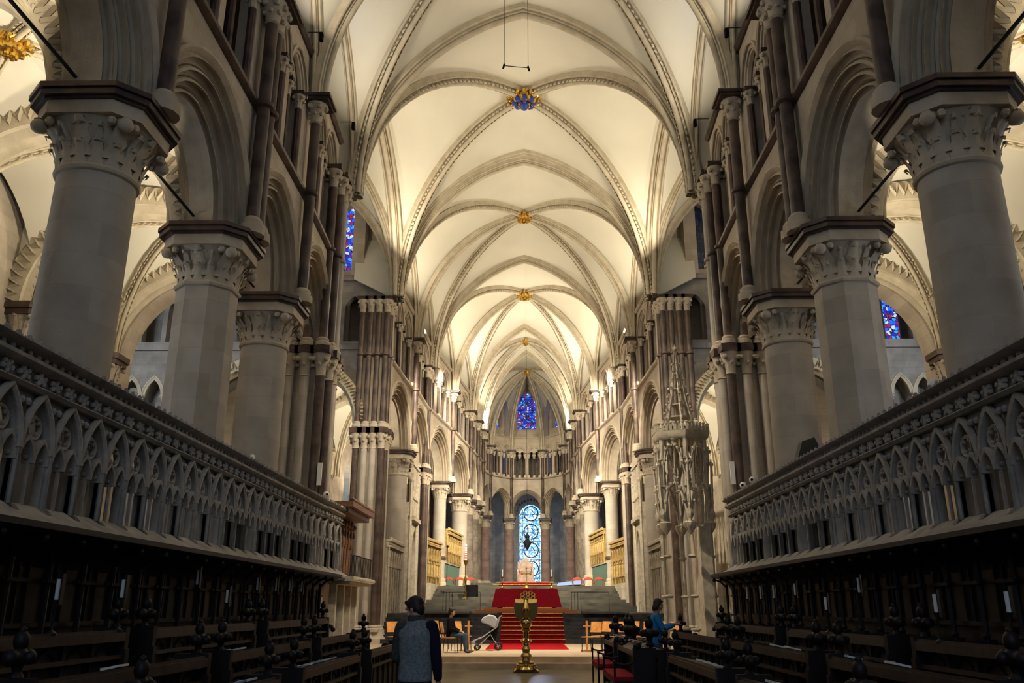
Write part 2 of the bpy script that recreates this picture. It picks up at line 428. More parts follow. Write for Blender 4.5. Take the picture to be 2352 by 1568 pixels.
def cluster_pier(x, y, ab, ztop, zstr, s, label, size=.95, west=True):
    """compound pier: stone core ringed by marble shafts in two storeys"""
    t = thing('compound_pier', label, 'pier', (x, y, 0))
    c = size
    P = oct_poly(c * .8, c * .3)
    M().prism(P, 0, ztop - .3).build('core', 'ashlar', t)
    M().lathe([(c * 1.65, 0), (c * 1.65, .5), (c * 1.5, .6), (c * 1.45, .8)], 8, rot=pi / 8).build('base', 'moulded', t)
    k = 0
    pos = []
    for i in range(-1, 3):
        pos.append((-c * .82 + (i + 1) * c * .55, -c * .92))
        pos.append((-c * .82 + (i + 1) * c * .55, c * .92))
    for i in (0, 1): 
        for sx in (-1, 1): pos.append((sx * c * .95, -c * .28 + i * c * .56))
    for i, (px, py) in enumerate(pos):
        dark = 'marbler' if i % 3 == 0 else 'shaft'
        slim_shaft(.75, ab - .25, .135, dark, n=12, caph=.62, name='shaft', parent=t, x=px, y=py)
    m = M().mat(1)
    for px, py in pos: slab_at(m, px, py, .27, ab - .25, ab - .04)
    m.prism(oct_poly(c * 1.02, c * .3), ab - .2, ab)
    m.build('abacus', ['moulded', 'marble'], t)
    pu = [p for p in pos if abs(p[1]) > c * .9 or p[0] * s < 0]
    for i, (px, py) in enumerate(pu):
        dark = 'marbler' if i % 2 == 0 else 'shaft'
        o = slim_shaft(ab, ztop, .125, dark, n=12, caph=.55, name='upper_shaft', parent=t, x=px, y=py, ring=zstr)
    m = M().mat(1)
    for px, py in pu: slab_at(m, px, py, .25, ztop, ztop + .13)
    m.prism(oct_poly(c * 1.0, c * .3), ztop, ztop + .13)
    m.build('upper_abacus', ['moulded', 'marble'], t)
    return t
def slab_at(m, x, y, h, z0, z1):
    m.add([(x - h, y - h, z0), (x + h, y - h, z0), (x + h, y + h, z0), (x - h, y + h, z0), (x - h, y - h, z1), (x + h, y - h, z1), (x + h, y + h, z1), (x - h, y + h, z1)],
          [(0, 3, 2, 1), (4, 5, 6, 7), (0, 1, 5, 4), (1, 2, 6, 5), (2, 3, 7, 6), (3, 0, 4, 7)])

proto = {}
HAND = {-1: 'left-hand', 1: 'right-hand'}
desc = {'p0': 'outermost octagonal stone pier nearest the camera', 'p1': 'thick round stone pier, nearest of those in full view', 'p2': 'octagonal stone pier between two round ones',
        'p3': 'round stone pier just before the dark marble compound pier', 'p6': 'round cream pier just past the crossing compound pier',
        'p8': 'slender bright round column at the top of the broad stairs', 'p9': 'thick bright round pier with the stools at its foot', 'p9b': 'brown banded pier half hidden behind the thick bright round pier', 'p10': 'brown banded stone pier beside the apse, before the ambulatory'}
for s in (-1, 1):
    for k in ORDER:
        x, y, ab, kind, zs, zv = PT[k]; x, y = pp(k, s)
        fz = 2.8 if k in ('p8', 'p9', 'p9b', 'p10') else .3 if k in ('p6',) else 0
        if kind in ('round', 'oct'):
            key = (kind, ab)
            lab = '%s, %s arcade' % (desc[k], HAND[s])
            if key not in proto or fz:
                o = make_pier(kind, ab - fz); proto[key] = o; o.location = (x, y, fz); tag(o, lab)
            else: dup(proto[key], (x, y, fz), label=lab)
        elif kind == 'cluster':
            cluster_pier(x, y, ab, zv - .15, zs, s, ('compound pier with dark marble shafts at the %s side of the crossing, %s' % ({'p4': 'near', 'p5': 'far'}[k], HAND[s])), size={'p4': .8, 'p5': .64}[k])
        elif kind == 'cluster2':
            cluster_pier(x, y, ab, zv - .15, zs, s, 'compound pier with brown shafts at the foot of the broad stairs, %s' % HAND[s], size=.62)
        elif kind == 'coupled':
            t = thing('coupled_column', '%s, %s' % (desc[k], HAND[s]), 'column', (x, y, fz)); H = ab - fz
            M().lathe([(.55, 0), (.55, .25), (.45, .3), (.47, .42), (.39, .5)], 24).build('base', 'moulded', t)
            M().lathe([(.385, .5), (.38, H - 1.0)], 28).build('shaft', 'shaft', t)
            M().lathe([(.38, 1.55), (.46, 1.58), (.48, 1.66), (.46, 1.74), (.38, 1.78)], 28).build('band', 'marbler', t)
            m = M(); capital_mesh(m, .38, .65, H - 1.0, .6, 20, 8, pi / 4, True); m.build('capital', 'moulded', t)
            m = M().mat(0); slab(m, .56, .12, H - .38, H - .2); m.mat(1); slab(m, .62, .14, H - .2, H - .12); slab(m, .68, .15, H - .12, H); m.build('abacus', ['moulded', 'marble'], t)
            for q, (dx, dy) in enumerate([(.45 * s, .55), (.75 * s, .15), (.8 * s, .75)]):
                slim_shaft(0, H, .15 if q < 2 else .25, 'marbler' if q < 2 else 'shaft', parent=t, x=dx, y=dy, name='rear_shaft')
        else:
            t = thing('banded_pier', '%s, %s' % (desc[k], HAND[s]), 'pier', (x, y, fz)); H = ab - fz
            M().lathe([(.62, 0), (.62, .3), (.5, .4), (.44, .5)], 20).build('base', 'moulded', t)
            M().lathe([(.43, .5), (.42, H - 1.05)], 28).build('shaft', 'brown', t)
            m = M(); capital_mesh(m, .42, .7, H - 1.05, .62, 20, 8, pi / 4, True); m.build('capital', 'moulded', t)
            m = M().mat(1); slab(m, .6, .12, H - .35, H - .2); slab(m, .68, .14, H - .2, H); m.build('abacus', ['moulded', 'marble'], t)

# ------------------------------------------------------------------ arcade arches, spandrels, triforium, clerestory
def arcade_profile(k=1.0, th=.6):
    h = []
    h += [(.84, th), (.84, th + .09), (.78, th + .11), (.73, th + .06), (.69, th)]
    h += [(.67, th - .07)] + rollp(.59, th - .02, .085, 70, -150, 6)
    h += [(.50, th - .16)] + rollp(.41, th - .10, .08, 90, -150, 6)
    h += [(.32, th - .28)] + rollp(.235, th - .20, .08, 90, -150, 6)
    h += [(.145, th - .40)] + rollp(.06, th - .33, .07, 90, -150, 6)
    h += [(.03, th - .50), (.03, th - .53)]
    full = h + [(r, -d) for r, d in reversed(h)]
    return [(r * k, d) for r, d in full]
def small_profile(w, d0, d1):
    return [(w, d1)] + rollp(w * .7, d1, w * .22, 20, -160, 5) + [(w * .42, d1 - .04)] + rollp(w * .22, d1 - .05, w * .18, 60, -140, 4) + [(0, d1 - .09), (0, d0)]

def inward_of(P0, P1, s):
    u = V((P1[0] - P0[0], P1[1] - P0[1], 0)).normalized(); w = V((u.y, -u.x, 0))
    if w.x * s > 0: w = -w
    return w
def lerp2(a, b, t): return (a[0] + (b[0] - a[0]) * t, a[1] + (b[1] - a[1]) * t)
def along(P0, P1, d):
    L = math.dist(P0[:2], P1[:2]); return lerp2(P0, P1, d / L)

def bay(P0, P1, s, zab, zstr, zv, zcl, label, soffit=None, inset=.75, k=1.0, win='glassdim', ntri=2, th=.6, wcl=True, clglass=None, side='left', w=None, strm='moulded', ap=0):
    L = math.dist(P0, P1); w = w or inward_of(P0, P1, s); W3 = V((w.x, w.y, 0))
    nm = 'wall_' + side
    # arch
    a = L / 2 - inset; sof = soffit or (zstr - 1.35); rise = min(sof - zab, a * 1.22); st = sof - zab - rise
    A0 = along(P0, P1, inset); A1 = along(P0, P1, L - inset)
    path = arch_path(A0, A1, zab + st, rise, 14, st)
    # the binormal must point along +-w
    prof = arcade_profile(k, th)
    M().sweep([(p, n, b) for p, n, b in path], prof, closed=True).build('arcade_arch', 'moulded').name
    o = COL.objects[-1]; tag(o, label, 'arch')
    m = M(); e = .66 * k
    arched_wall(m, P0, P1, zab - .02, zstr, -th, th, [(L / 2, a + e, zab - .02, zab + st, rise + e)], w)
    struct(m, nm, 'ashlar')
    # string course
    m = M(); u = (V((*P1, 0)) - V((*P0, 0))).normalized()
    pa = [(V((*P0, zstr)), W3, V((0, 0, 1))), (V((*P1, zstr)), W3, V((0, 0, 1)))]
    m.sweep(pa, [(th - .05, -.09), (th + .03, -.09), (th + .12, -.02), (th + .13, .05), (th + .03, .09), (th - .4, .09)], closed=True)
    z2 = zv + 1.28
    pb = [(V((*P0, z2)), W3, V((0, 0, 1))), (V((*P1, z2)), W3, V((0, 0, 1)))]
    m.sweep(pb, [(th - .05, -.07), (th + .02, -.07), (th + .1, 0), (th + .1, .05), (th, .08), (th - .5, .08)], closed=True)
    struct(m, 'trim_string_course', strm)
    # triforium
    t = thing('triforium_arcade', label.replace('moulded stone ', '').replace('narrow pointed stone ', '').replace('arch', 'gallery arcade over arch', 1), 'arcade')
    w0 = .36 * min(1, L / 4); cl = L - 2 * w0; half = cl / ntri / 2 - .13
    ops = []; sp = zv - .18; r1 = min(.95, half * 1.25)
    for i in range(ntri): ops.append((w0 + cl * (i + .5) / ntri, half, zstr + .09, sp, r1))
    m = M(); arched_wall(m, P0, P1, zstr + .05, z2 - .03, th - .42, th - .04, ops, w, nseg=7)
    m.build('wall_front', 'ashlar', t)
    for (sc, hw, si, sp_, r_) in ops:
        B0 = along(P0, P1, sc - hw); B1 = along(P0, P1, sc + hw)
        pth = arch_path(B0, B1, sp_, r_, 8)
        prof2 = [(.17, th - .06), (.17, th + .04), (.12, th + .05)] + rollp(.07, th - .02, .05, 60, -100, 4) + [(.0, th - .08), (-.04, th - .10), (-.05, th - .18), (0, th - .22), (.03, th - .3)]
        ws = 1 if pth[0][2].dot(W3) > 0 else -1
        M().sweep(pth, [(r, d * ws) for r, d in prof2]).build('arch_moulding', 'moulded', t)
        # twin lights inside
        ms = M(); s0 = along(P0, P1, sc - hw + .02); s1 = along(P0, P1, sc + hw - .02)
        LL = 2 * hw - .04; hh = LL / 4 - .06
        arched_wall(ms, s0, s1, sp_ - .02, sp_ + r_ - .06, th - .34, th - .22, [(LL * .25 + .01, hh, sp_ - .02, sp_, hh * 1.3), (LL * .75 - .01, hh, sp_ - .02, sp_, hh * 1.3)], w, nseg=5)
        ms.build('twin_light_head', 'moulded', t)
        for dd, off, r0 in ((-hw + .02, th - .14, .085), (0, th - .26, .085), (hw - .02, th - .14, .085)):
            q = along(P0, P1, sc + dd); q = (q[0] + w.x * off, q[1] + w.y * off)
            slim_shaft(zstr + .1, sp_, r0, 'marble', n=8, caph=.36, parent=t, x=q[0], y=q[1], imp=(.15, .1))
    # passage behind
    def quadw(m, ta, tb, za, zb):
        a0 = V((*P0, 0)) + W3 * ta; a1 = V((*P1, 0)) + W3 * ta; b0 = V((*P0, 0)) + W3 * tb; b1 = V((*P1, 0)) + W3 * tb
        z = V((0, 0, 1)); m.add([a0 + z * za, a1 + z * za, b1 + z * zb, b0 + z * zb], [(0, 1, 2, 3)])
    m = M(); quadw(m, -1.5, -1.5, zstr, z2); quadw(m, -1.5, th - .1, zstr, zstr); quadw(m, -1.5, th - .1, z2 - .02, z2 - .02)
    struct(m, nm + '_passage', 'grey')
    # clerestory
    if wcl:
        m = M(); quadw(m, -1.0, th, z2 + .06, z2 + .06)
        arched_wall(m, P0, P1, z2, APEX + .6, -.95 if ap else -1.3, -.5 if ap else -.75, [(L / 2, L * ap if ap else min(.75, L * .2), z2 + (.95 if ap else .75), z2 + (3.1 if ap else 3.1), 1.35 if ap else .95)], w, back=False)
        struct(m, nm + '_clerestory', 'ashlar')
        m = M(); q0 = along(P0, P1, L / 2 - .9); q1 = along(P0, P1, L / 2 + .9)
        a0 = V((*q0, z2 + .6)) + W3 * (-.8 if ap else -1.15); a1 = V((*q1, z2 + .6)) + W3 * (-.8 if ap else -1.15)
        m.plate([a0, a1, a1 + V((0, 0, 4.2)), a0 + V((0, 0, 4.2))], W3, .03)
        wo = struct(m, 'window_clerestory', clglass or win)
        if ap:
            m = M(); cc = (a0 + a1) / 2 + W3 * .06; uu = (a1 - a0).normalized()
            for kk in range(3):
                for rr in (.58, .46):
                    m.tube([cc + uu * (rr * cos(2 * pi * i / 20)) + V((0, 0, .95 + 1.22 * kk + rr * sin(2 * pi * i / 20))) for i in range(21)], .028, 5)
            for zz in (.95, 2.17, 3.39): m.tube([cc - uu * .9 + V((0, 0, zz)), cc + uu * .9 + V((0, 0, zz))], .02, 4)
            oo = m.build('window_ironwork', 'iron'); oo.parent = wo
        if ap: return w
        t2 = thing('clerestory_shafts', label.replace('moulded stone ', '').replace('arch', 'clerestory shafts over arch', 1), 'shaft')
        for d in (-1, 1):
            q = along(P0, P1, L / 2 + d * min(1.05, L * .27)); slim_shaft(z2 + .08, z2 + 2.6, .1, 'marbler', n=8, parent=t2, x=q[0] - w.x * .2, y=q[1] - w.y * .2, name='shaft', imp=(.26, .18))
            mm = M(); P_ = V((*q, 0)) - W3 * .45; mm.box(P_.x - .2, P_.x + .2, P_.y - .2, P_.y + .2, z2 + 2.78, z2 + 4.2); mm.build('stilt', 'ashlar', t2)
    return w
BAYN = ['arch between outermost and nearest round piers', 'arch between nearest round and octagonal piers', 'arch between octagonal and second round piers',
        'arch between second round and compound piers']
for s in (-1, 1):
    sd = SIDE[s]
    for i, (a, b) in enumerate([('p0', 'p1'), ('p1', 'p2'), ('p2', 'p3'), ('p3', 'p4')]):
        bay(pp(a, s), pp(b, s), s, 8.65, 11.6, 14.3, 0, 'moulded stone %s, %s' % (BAYN[i], HAND[s]), side=sd, strm='marbler')
    for i, (a, b, nm) in enumerate([('p5', 'p6', 'arch just past the crossing'), ('p6', 'p7', 'arch before the brown compound pier'), ('p7', 'p8', 'arch reaching the slender bright column'),
                                    ('p8', 'p9', 'arch before the thick bright pier'), ('p9', 'p9b', 'arch past the thick bright pier'), ('p9b', 'p10', 'last straight arch before the apse')]):
        zab = max(PT[a][2], PT[b][2]); zs = PT[b][4]; zv = PT[b][5]
        bay(pp(a, s), pp(b, s), s, zab, zs, zv, 0, 'moulded stone %s, %s' % (nm, HAND[s]), side=sd, inset=.75 if i < 2 else .7 if i < 4 else .55, soffit=zs - (1.2 if i < 4 else 1.0), k=1 if i < 4 else .6)

# vaulting shafts standing on the abaci
def vshaft(x, y, z0, zr, z1, s, n, label):
    t = thing('vaulting_shaft', label, 'shaft', (x, y, 0))
    off = [(0, 0)] if n == 1 else [(0, -.17), (0, .17)]
    for dx, dy in off:
        M().lathe([(.13, z0 + .35), (.13, z1 - .55)], 14, c=(dx, dy, 0), cap=False).build('shaft', 'marbler', t)
        m = M().mat(0)
        m.lathe([(.26, z0), (.26, z0 + .18), (.2, z0 + .22), (.21, z0 + .3), (.14, z0 + .38)], 12, c=(dx, dy, 0)); m.build('base', 'moulded', t)
        M().lathe([(.13, zr - .08), (.2, zr - .04), (.2, zr + .04), (.13, zr + .08)], 14, c=(dx, dy, 0)).build('annulet', 'marbler', t)
    m = M().mat(0)
    for dx, dy in off:
        m.lathe([(.13, z1 - .57), (.17, z1 - .53), (.14, z1 - .5), (.17, z1 - .3), (.28, z1)], 12, c=(dx, dy, 0))
        for k in range(6):
            a = k * pi / 3; m.ball((dx + .24 * cos(a), dy + .24 * sin(a), z1 - .12), .08, 6); m.ball((dx + .18 * cos(a + .5), dy + .18 * sin(a + .5), z1 - .3), .06, 6)
    m.mat(1); hx = .36; hy = .36 + (.17 if n == 2 else 0)
    m.box(-hx, hx, -hy, hy, z1, z1 + .07); m.box(-hx - .06, hx + .06, -hy - .06, hy + .06, z1 + .07, z1 + .15)
    m.build('capital', ['moulded', 'marble'], t)
for s in (-1, 1):
    for k, n in (('p0', 2), ('p1', 1), ('p2', 2), ('p3', 1), ('p6', 1), ('p8', 1), ('p9', 2), ('p9b', 1), ('p10', 1)):
        x, y = pp(k, s); p = PT[k]; off = .8 if k < 'p7' and k not in ('p8', 'p9', 'p9b', 'p10') else .68
        if k in ('p8', 'p9', 'p9b', 'p10'): off = .72
        vshaft(x - s * off, y, p[2], p[4], p[5] - .15, s, n, '%s brown marble vaulting shaft above the %s' % ('twin' if n == 2 else 'single', desc[k] + ', ' + HAND[s]) if False else
               ('%s marble vaulting shaft over the %s, %s' % ('twin' if n == 2 else 'single', {'p0': 'outermost octagonal pier', 'p1': 'nearest round pier', 'p2': 'octagonal pier', 'p3': 'second round pier', 'p6': 'round pier past the crossing', 'p8': 'slender bright column', 'p9': 'thick bright pier', 'p9b': 'half hidden banded pier', 'p10': 'last banded pier'}[k], HAND[s])))

# ------------------------------------------------------------------ main vaults
RIBP = [(.06, -.22), (-.04, -.22), (-.08, -.205), (-.115, -.215), (-.14, -.19), (-.14, -.155), (-.11, -.135), (-.07, -.13), (-.06, -.115), (-.12, -.10), (-.16, -.105), (-.185, -.085),
        (-.15, -.06), (-.17, -.05), (-.215, -.075), (-.265, -.07), (-.30, -.04), (-.31, 0)]
RIBP = RIBP + [(r, -d) for r, d in reversed(RIBP[:-1])]
def scalep(p, k): return [(r * k, d * k) for r, d in p]
def beads(m, path, k=1.0, step=.17):
    """dogtooth ornament along both flanks of a rib"""
    acc = 0
    for (p, n, b), (p2, n2, b2) in zip(path[:-1], path[1:]):
        L = (p2 - p).length; c = max(1, int(L / step))
        for i in range(c):
            t = (i + .5) / c; q = p.lerp(p2, t); nn = n.lerp(n2, t); bb = b.lerp(b2, t); tt = (p2 - p).normalized()
            for sg in (-1, 1):
                o = q + nn * (-.2 * k) + bb * (sg * .125 * k); h = .05 * k
                e = o + (nn * -.6 + bb * sg).normalized() * h * 1.2
                m.add([o + tt * h * 1.3 + nn * h, o - tt * h * 1.3 + nn * h, o - tt * h * 1.3 - nn * h, o + tt * h * 1.3 - nn * h, e], [(0, 1, 4), (1, 2, 4), (2, 3, 4), (3, 0, 4)])
def web(m, H1, H2, dz=0.0, nu=5, bulge=.0):
    """severy between two half ribs that share their crown line"""
    n = len(H1); vs = []; fs = []
    for i in range(n):
        a = H1[i][0]; b = H2[i][0]
        for j in range(nu + 1):
            t = j / nu; p = a.lerp(b, t); vs.append(p + V((0, 0, dz + bulge * 4 * t * (1 - t) * (i / (n - 1)))))
    for i in range(n - 1):
        for j in range(nu):
            q = i * (nu + 1) + j; fs.append((q, q + 1, q + nu + 2, q + nu + 1))
    m.add(vs, fs)
NR = 18
def rib_obj(halves, label, prof=None, dog=False, k=1.0, mat='rib', name='vault_rib'):
    m = M()
    for h in halves:
        m.sweep(h, scalep(prof or RIBP, k))
        if dog: beads(m, h, k)
    o = m.build(name, mat); tag(o, label, 'rib'); return o
def boss(x, y, z, label, r=.42, blue=False):
    t = thing('roof_boss', label, 'boss', (x, y, z))
    random.seed(int(y * 10)); m = M()
    m.lathe([(r * .3, -.34), (r * .7, -.3), (r * .8, -.12), (r * .6, .05)], 14)
    for ring, (rad, cnt, zz, q) in enumerate([(.85, 12, -.12, .2), (.62, 9, -.26, .2), (.3, 6, -.36, .17)]):
        for k in range(cnt):
            a = 2 * pi * k / cnt + ring * .3
            m.ball((cos(a) * r * rad, sin(a) * r * rad, zz), r * q, 6, sz=1.3)
            if ring == 0: m.tube([(cos(a) * r * .7, sin(a) * r * .7, -.15), (cos(a) * r * 1.05, sin(a) * r * 1.05, -.2), (cos(a + .2) * r * 1.15, sin(a + .2) * r * 1.15, -.12)], r * .08, 5)
    m.build('foliage', 'gold', t)
    if blue:
        MT['bossblue'] = plain('boss blue', (.02, .05, .30), rough=.5, noise=20)
        m = M()
        for k in range(8):
            a = 2 * pi * k / 8; m.ball((cos(a) * r * .6, sin(a) * r * .6, -.28), r * .24, 7)
        m.ball((0, -.05, -.42), r * .34, 8); m.build('painted_figures', 'bossblue', t)
    return t
TH = {}
def springer(k, s, off=.72):
    x, y = pp(k, s); return V((x - s * off, y, PT[k][5] + .0))
def vault_bay(ks, yb, label, mid=None, wallt=.15, apexF=19.9, springs=None, ya=None):
    """ks = (near key, far key); mid = middle key (sexpartite) or None"""
    a, b = ks
    xb = bend(yb); C = V((xb, yb, APEX))
    S = {}
    for s in (-1, 1):
        for k in (a, b) + ((mid,) if mid else ()): S[(k, s)] = springs[(k, s)] if springs else springer(k, s)
    ya0 = S[(a, -1)].y; yb0 = S[(b, -1)].y
    Ca = V((bend(ya0), ya0, APEX)); Cb = V((bend(yb0), yb0, APEX))
    H = lambda s, c: half_rib(s, c, NR)
    m = M()
    for s in (-1, 1):
        Da = H(S[(a, s)], C); Db = H(S[(b, s)], C)
        web(m, H(S[(a, s)], Ca), Da); web(m, H(S[(b, s)], Cb), Db)
        seq = [a, mid, b] if mid else [a, b]
        for k0, k1 in zip(seq[:-1], seq[1:]):
            p0 = S[(k0, s)]; p1 = S[(k1, s)]
            F = V(((p0.x + p1.x) / 2 + s * .25, (p0.y + p1.y) / 2, apexF))
            f0 = H(p0, F); f1 = H(p1, F)
            h0 = H(p0, C); h1 = H(p1, C)
            web(m, f0, h0); web(m, f1, h1)
            # soffit over the clerestory passage
            for f in (f0, f1):
                g = [(p + V((s * (2.0 * min(1, i / 3)), 0, 0)), n, bb) for i, (p, n, bb) in enumerate(f)]
                web(m, f, g, nu=1)
            if springs is None or mid: rib_obj([f0, f1], 'wall rib over the clerestory in the %s, %s%s' % (label, 'near ' if k0 == a and mid else 'far ' if mid else '', HAND[s]), k=.7)
    o = struct(m, 'ceiling', 'plaster')
    for s in (-1, 1):
        rib_obj([H(S[(a, s)], C)], 'diagonal rib from the near %s corner in the %s' % (SIDE[s], label), dog=True, k=1.12)
        rib_obj([H(S[(b, s)], C)], 'diagonal rib from the far %s corner in the %s' % (SIDE[s], label), dog=True, k=1.12)
        if mid: rib_obj([H(S[(mid, s)], C)], 'middle cross rib on the %s half of the %s' % (SIDE[s], label), dog=False, k=1.05)
def transverse(k, label, k2=1.25, off=.72, y=None, dog=False, double=False):
    S0 = springer(k, -1, off); S1 = springer(k, 1, off)
    if y is not None: S0.y = S1.y = y
    C = V(((S0.x + S1.x) / 2, S0.y, APEX)); A, B = full_rib(S0, C, S1, NR)
    m = M()
    pr = scalep(RIBP, k2)
    if double:
        rp = [(r - .2, d) for r, d in RIBP[1:-1]]
        pr = [(.1, -.52), (-.1, -.52), (-.15, -.50), (-.17, -.46), (-.13, -.43), (-.10, -.40), (-.15, -.38), (-.2, -.36), (-.22, -.32), (-.18, -.285), (-.14, -.27), (-.18, -.24)] + rp + [(-.18, .24), (-.14, .27), (-.18, .285), (-.22, .32), (-.2, .36), (-.15, .38), (-.10, .40), (-.13, .43), (-.17, .46), (-.15, .50), (-.1, .52), (.1, .52)]
    if False: # broad arch of two orders
        pr = [(.1, -.5), (-.12, -.5), (-.18, -.46), (-.2, -.38), (-.22, -.28), (-.3, -.25), (-.36, -.2), (-.38, -.12), (-.4, -.06), (-.48, -.05), (-.5, 0), (-.48, .05), (-.4, .06), (-.38, .12), (-.36, .2), (-.3, .25), (-.22, .28), (-.2, .38), (-.18, .46), (-.12, .5), (.1, .5)]
    m.sweep(A, pr); m.sweep([B[0]] + B[1:] if True else B, pr)
    # close the joint at the crown
    m.sweep([A[-1], (B[0][0], B[0][1], A[-1][2])], pr)
    o = m.build('vault_rib', 'rib'); tag(o, label, 'rib')
vault_bay(('p0', 'p2'), 10.9, 'nearest vault bay above the camera', 'p1')
sp4 = {(k, s): springer(k, s) for k in ('p2', 'p3') for s in (-1, 1)}
for s in (-1, 1): sp4[('p4', s)] = V((s * 5.55, 24.5, 14.35))
vault_bay(('p2', 'p4'), 19.6, 'vault bay before the crossing', 'p3', springs=sp4)
sp5 = {(k, s): springer(k, s) for k in ('p6', 'p7') for s in (-1, 1)}
for s in (-1, 1): sp5[('p5', s)] = V((s * 5.55, 34.6, 14.45))
vault_bay(('p5', 'p7'), 40.5, 'first vault bay past the crossing', 'p6', springs=sp5)
vault_bay(('p7', 'p9'), 52.2, 'vault bay over the broad stairs', 'p8')
vault_bay(('p9', 'p10'), 62.3, 'vault bay before the apse', 'p9b')
transverse('p2', 'transverse rib above the octagonal piers')
transverse('p4', 'plain transverse rib at the near side of the crossing', y=24.5, k2=1.3)
transverse('p5', 'broad transverse arch at the far side of the crossing', y=34.5, double=True)
transverse('p7', 'transverse rib springing from the brown compound piers')
transverse('p9', 'transverse rib springing from the thick bright piers')
transverse('p10', 'transverse arch at the opening of the apse', k2=1.0)
boss(0, 10.9, APEX - .1, 'gilded roof boss in the vault above the camera')
boss(0, 19.3, APEX - .1, 'gilded roof boss in the vault bay before the crossing')
boss(bend(40.5), 40.5, APEX - .12, 'gilded foliage roof boss in the first vault bay past the crossing', .5)
boss(bend(52.2), 52.2, APEX - .12, 'large round gilded roof boss in the vault over the broad stairs', .62)
boss(bend(62.3), 62.3, APEX - .12, 'small gilded roof boss in the vault bay before the apse', .45)

# gap between p4 wall end and the crossing rib
SPR = {}
for s in (-1, 1):
    SPR[('p4', s)] = V((s * 5.55, 24.5, 14.35)); SPR[('p5', s)] = V((s * 5.55, 34.2, 14.45))
def crossing():
    C = V((.03, 29.6, APEX)); H = lambda a, c: half_rib(a, c, NR); m = M()
    for s in (-1, 1):
        a = SPR[('p4', s)]; b = SPR[('p5', s)]
        web(m, H(a, V((0, a.y, APEX))), H(a, C)); web(m, H(b, V((0, b.y, APEX))), H(b, C))
        F = V((s * 5.9, 29.4, 20.9)); web(m, H(a, F), H(a, C)); web(m, H(b, F), H(b, C))
        rib_obj([H(a, C)], 'dogtooth diagonal rib of the crossing vault from its near %s corner' % SIDE[s], dog=True, k=1.25)
        rib_obj([H(b, C)], 'dogtooth diagonal rib of the crossing vault from its far %s corner' % SIDE[s], dog=True, k=1.25)
        rib_obj([H(a, F), H(b, F)], 'arch rib between the crossing and the %s transept' % SIDE[s], k=1.3)
    struct(m, 'ceiling_crossing', 'plaster')
    for s in (-1, 1):   # transept vault
        xi = s * 5.55; xo = s * 13.2; m = M(); C2 = V((s * 9.7, 29.4, APEX))
        c = {(0, 0): V((xi, 24.5, 14.35)), (0, 1): V((xi, 34.2, 14.45)), (1, 0): V((xo, 24.6, 14.35)), (1, 1): V((xo, 34.1, 14.45))}
        ci = V((s * 5.9, 29.4, 20.9)); co = V((xo, 29.4, 20.9)); cn = V((s * 9.65, 24.6, 20.4)); cf = V((s * 9.65, 34.1, 20.4))
        for (i, j), p in c.items():
            web(m, H(p, ci if i == 0 else co), H(p, C2)); web(m, H(p, cn if j == 0 else cf), H(p, C2))
        for i in (0, 1):
            f = H(c[(i, 1)], cf); g = [(p + V((0, 1.1, 0)), n, b) for p, n, b in f]; web(m, f, g, nu=1)
        struct(m, 'ceiling_transept_' + SIDE[s], 'plaster')
        for (i, j), p in c.items(): rib_obj([H(p, C2)], 'transept diagonal vault rib, %s transept, %s %s corner' % (SIDE[s], 'inner' if i == 0 else 'outer', 'near' if j == 0 else 'far'), k=1.0)
        rib_obj([H(c[(0, 1)], cf), H(c[(1, 1)], cf)], 'wall rib above the blue clerestory window of the %s transept' % SIDE[s], k=1.0)
        rib_obj([H(c[(1, 0)], co), H(c[(1, 1)], co)], 'outer cross rib of the %s transept vault' % SIDE[s], k=1.2)
        boss(C2.x, C2.y, APEX - .1, 'gilded roof boss in the %s transept vault' % SIDE[s])
crossing()
boss(.03, 29.6, APEX - .15, 'blue and gilded roof boss at the centre of the crossing vault', .62, blue=True)

# ------------------------------------------------------------------ apse
AP = [(-1, 'p10'), ('L3', (-4.0, 69.6)), ('L2', (-3.4, 72.6)), ('L1', (-1.42, 75.1)), ('R1', (1.72, 75.1)), ('R2', (3.75, 72.6)), ('R3', (4.35, 69.6)), (1, 'p10')]
apts = []
for a, b in AP: apts.append(pp(b, a) if isinstance(b, str) else b)
APL = {1: 'banded apse pier next to the last straight bay, left-hand', 2: 'apse pier at the bend, left of the central pair', 3: 'apse pier at the left edge of the tall blue window', 4: 'apse pier at the right edge of the tall blue window', 5: 'apse pier at the bend, right of the central pair', 6: 'banded apse pier next to the last straight bay, right-hand'}
FZ = 3.3
for i in range(1, 7):
    x, y = apts[i]; t = thing('apse_pier', 'rose and brown ' + APL[i], 'pier', (x, y, FZ)); H = 9.05 - FZ
    mt = 'brown' if i in (1, 6) else 'purple'
    M().lathe([(.6, 0), (.6, .25), (.5, .35), (.42, .45)], 20).build('base', 'moulded', t)
    M().lathe([(.40, .45), (.39, H - .95)], 24).build('shaft', mt, t)
    m = M(); capital_mesh(m, .39, .62, H - .95, .52, 16, 8, pi / 4, True); m.build('capital', 'moulded', t)
    m = M().mat(1); slab(m, .5, .1, H - .33, H - .2); slab(m, .58, .12, H - .2, H); m.build('abacus', ['moulded', 'marble'], t)
    # companion columns behind
    dx, dy = x - XA, y - 70.0; d = math.hypot(dx, dy)
    slim_shaft(0, H, .2, mt, parent=t, x=dx / d * .75, y=dy / d * .75, name='rear_shaft', n=10)
Cap = V((XA, 71.2, APEX)); FA = []
m = M(); H_ = lambda a, c: half_rib(a, c, NR)
spr = []
for i, (x, y) in enumerate(apts):
    dx, dy = XA - x, 69.5 - y; d = math.hypot(dx, dy) or 1
    spr.append(V((x + dx / d * .6, y + dy / d * .6, 15.0)) if 0 < i < 7 else springer('p10', -1 if i == 0 else 1))
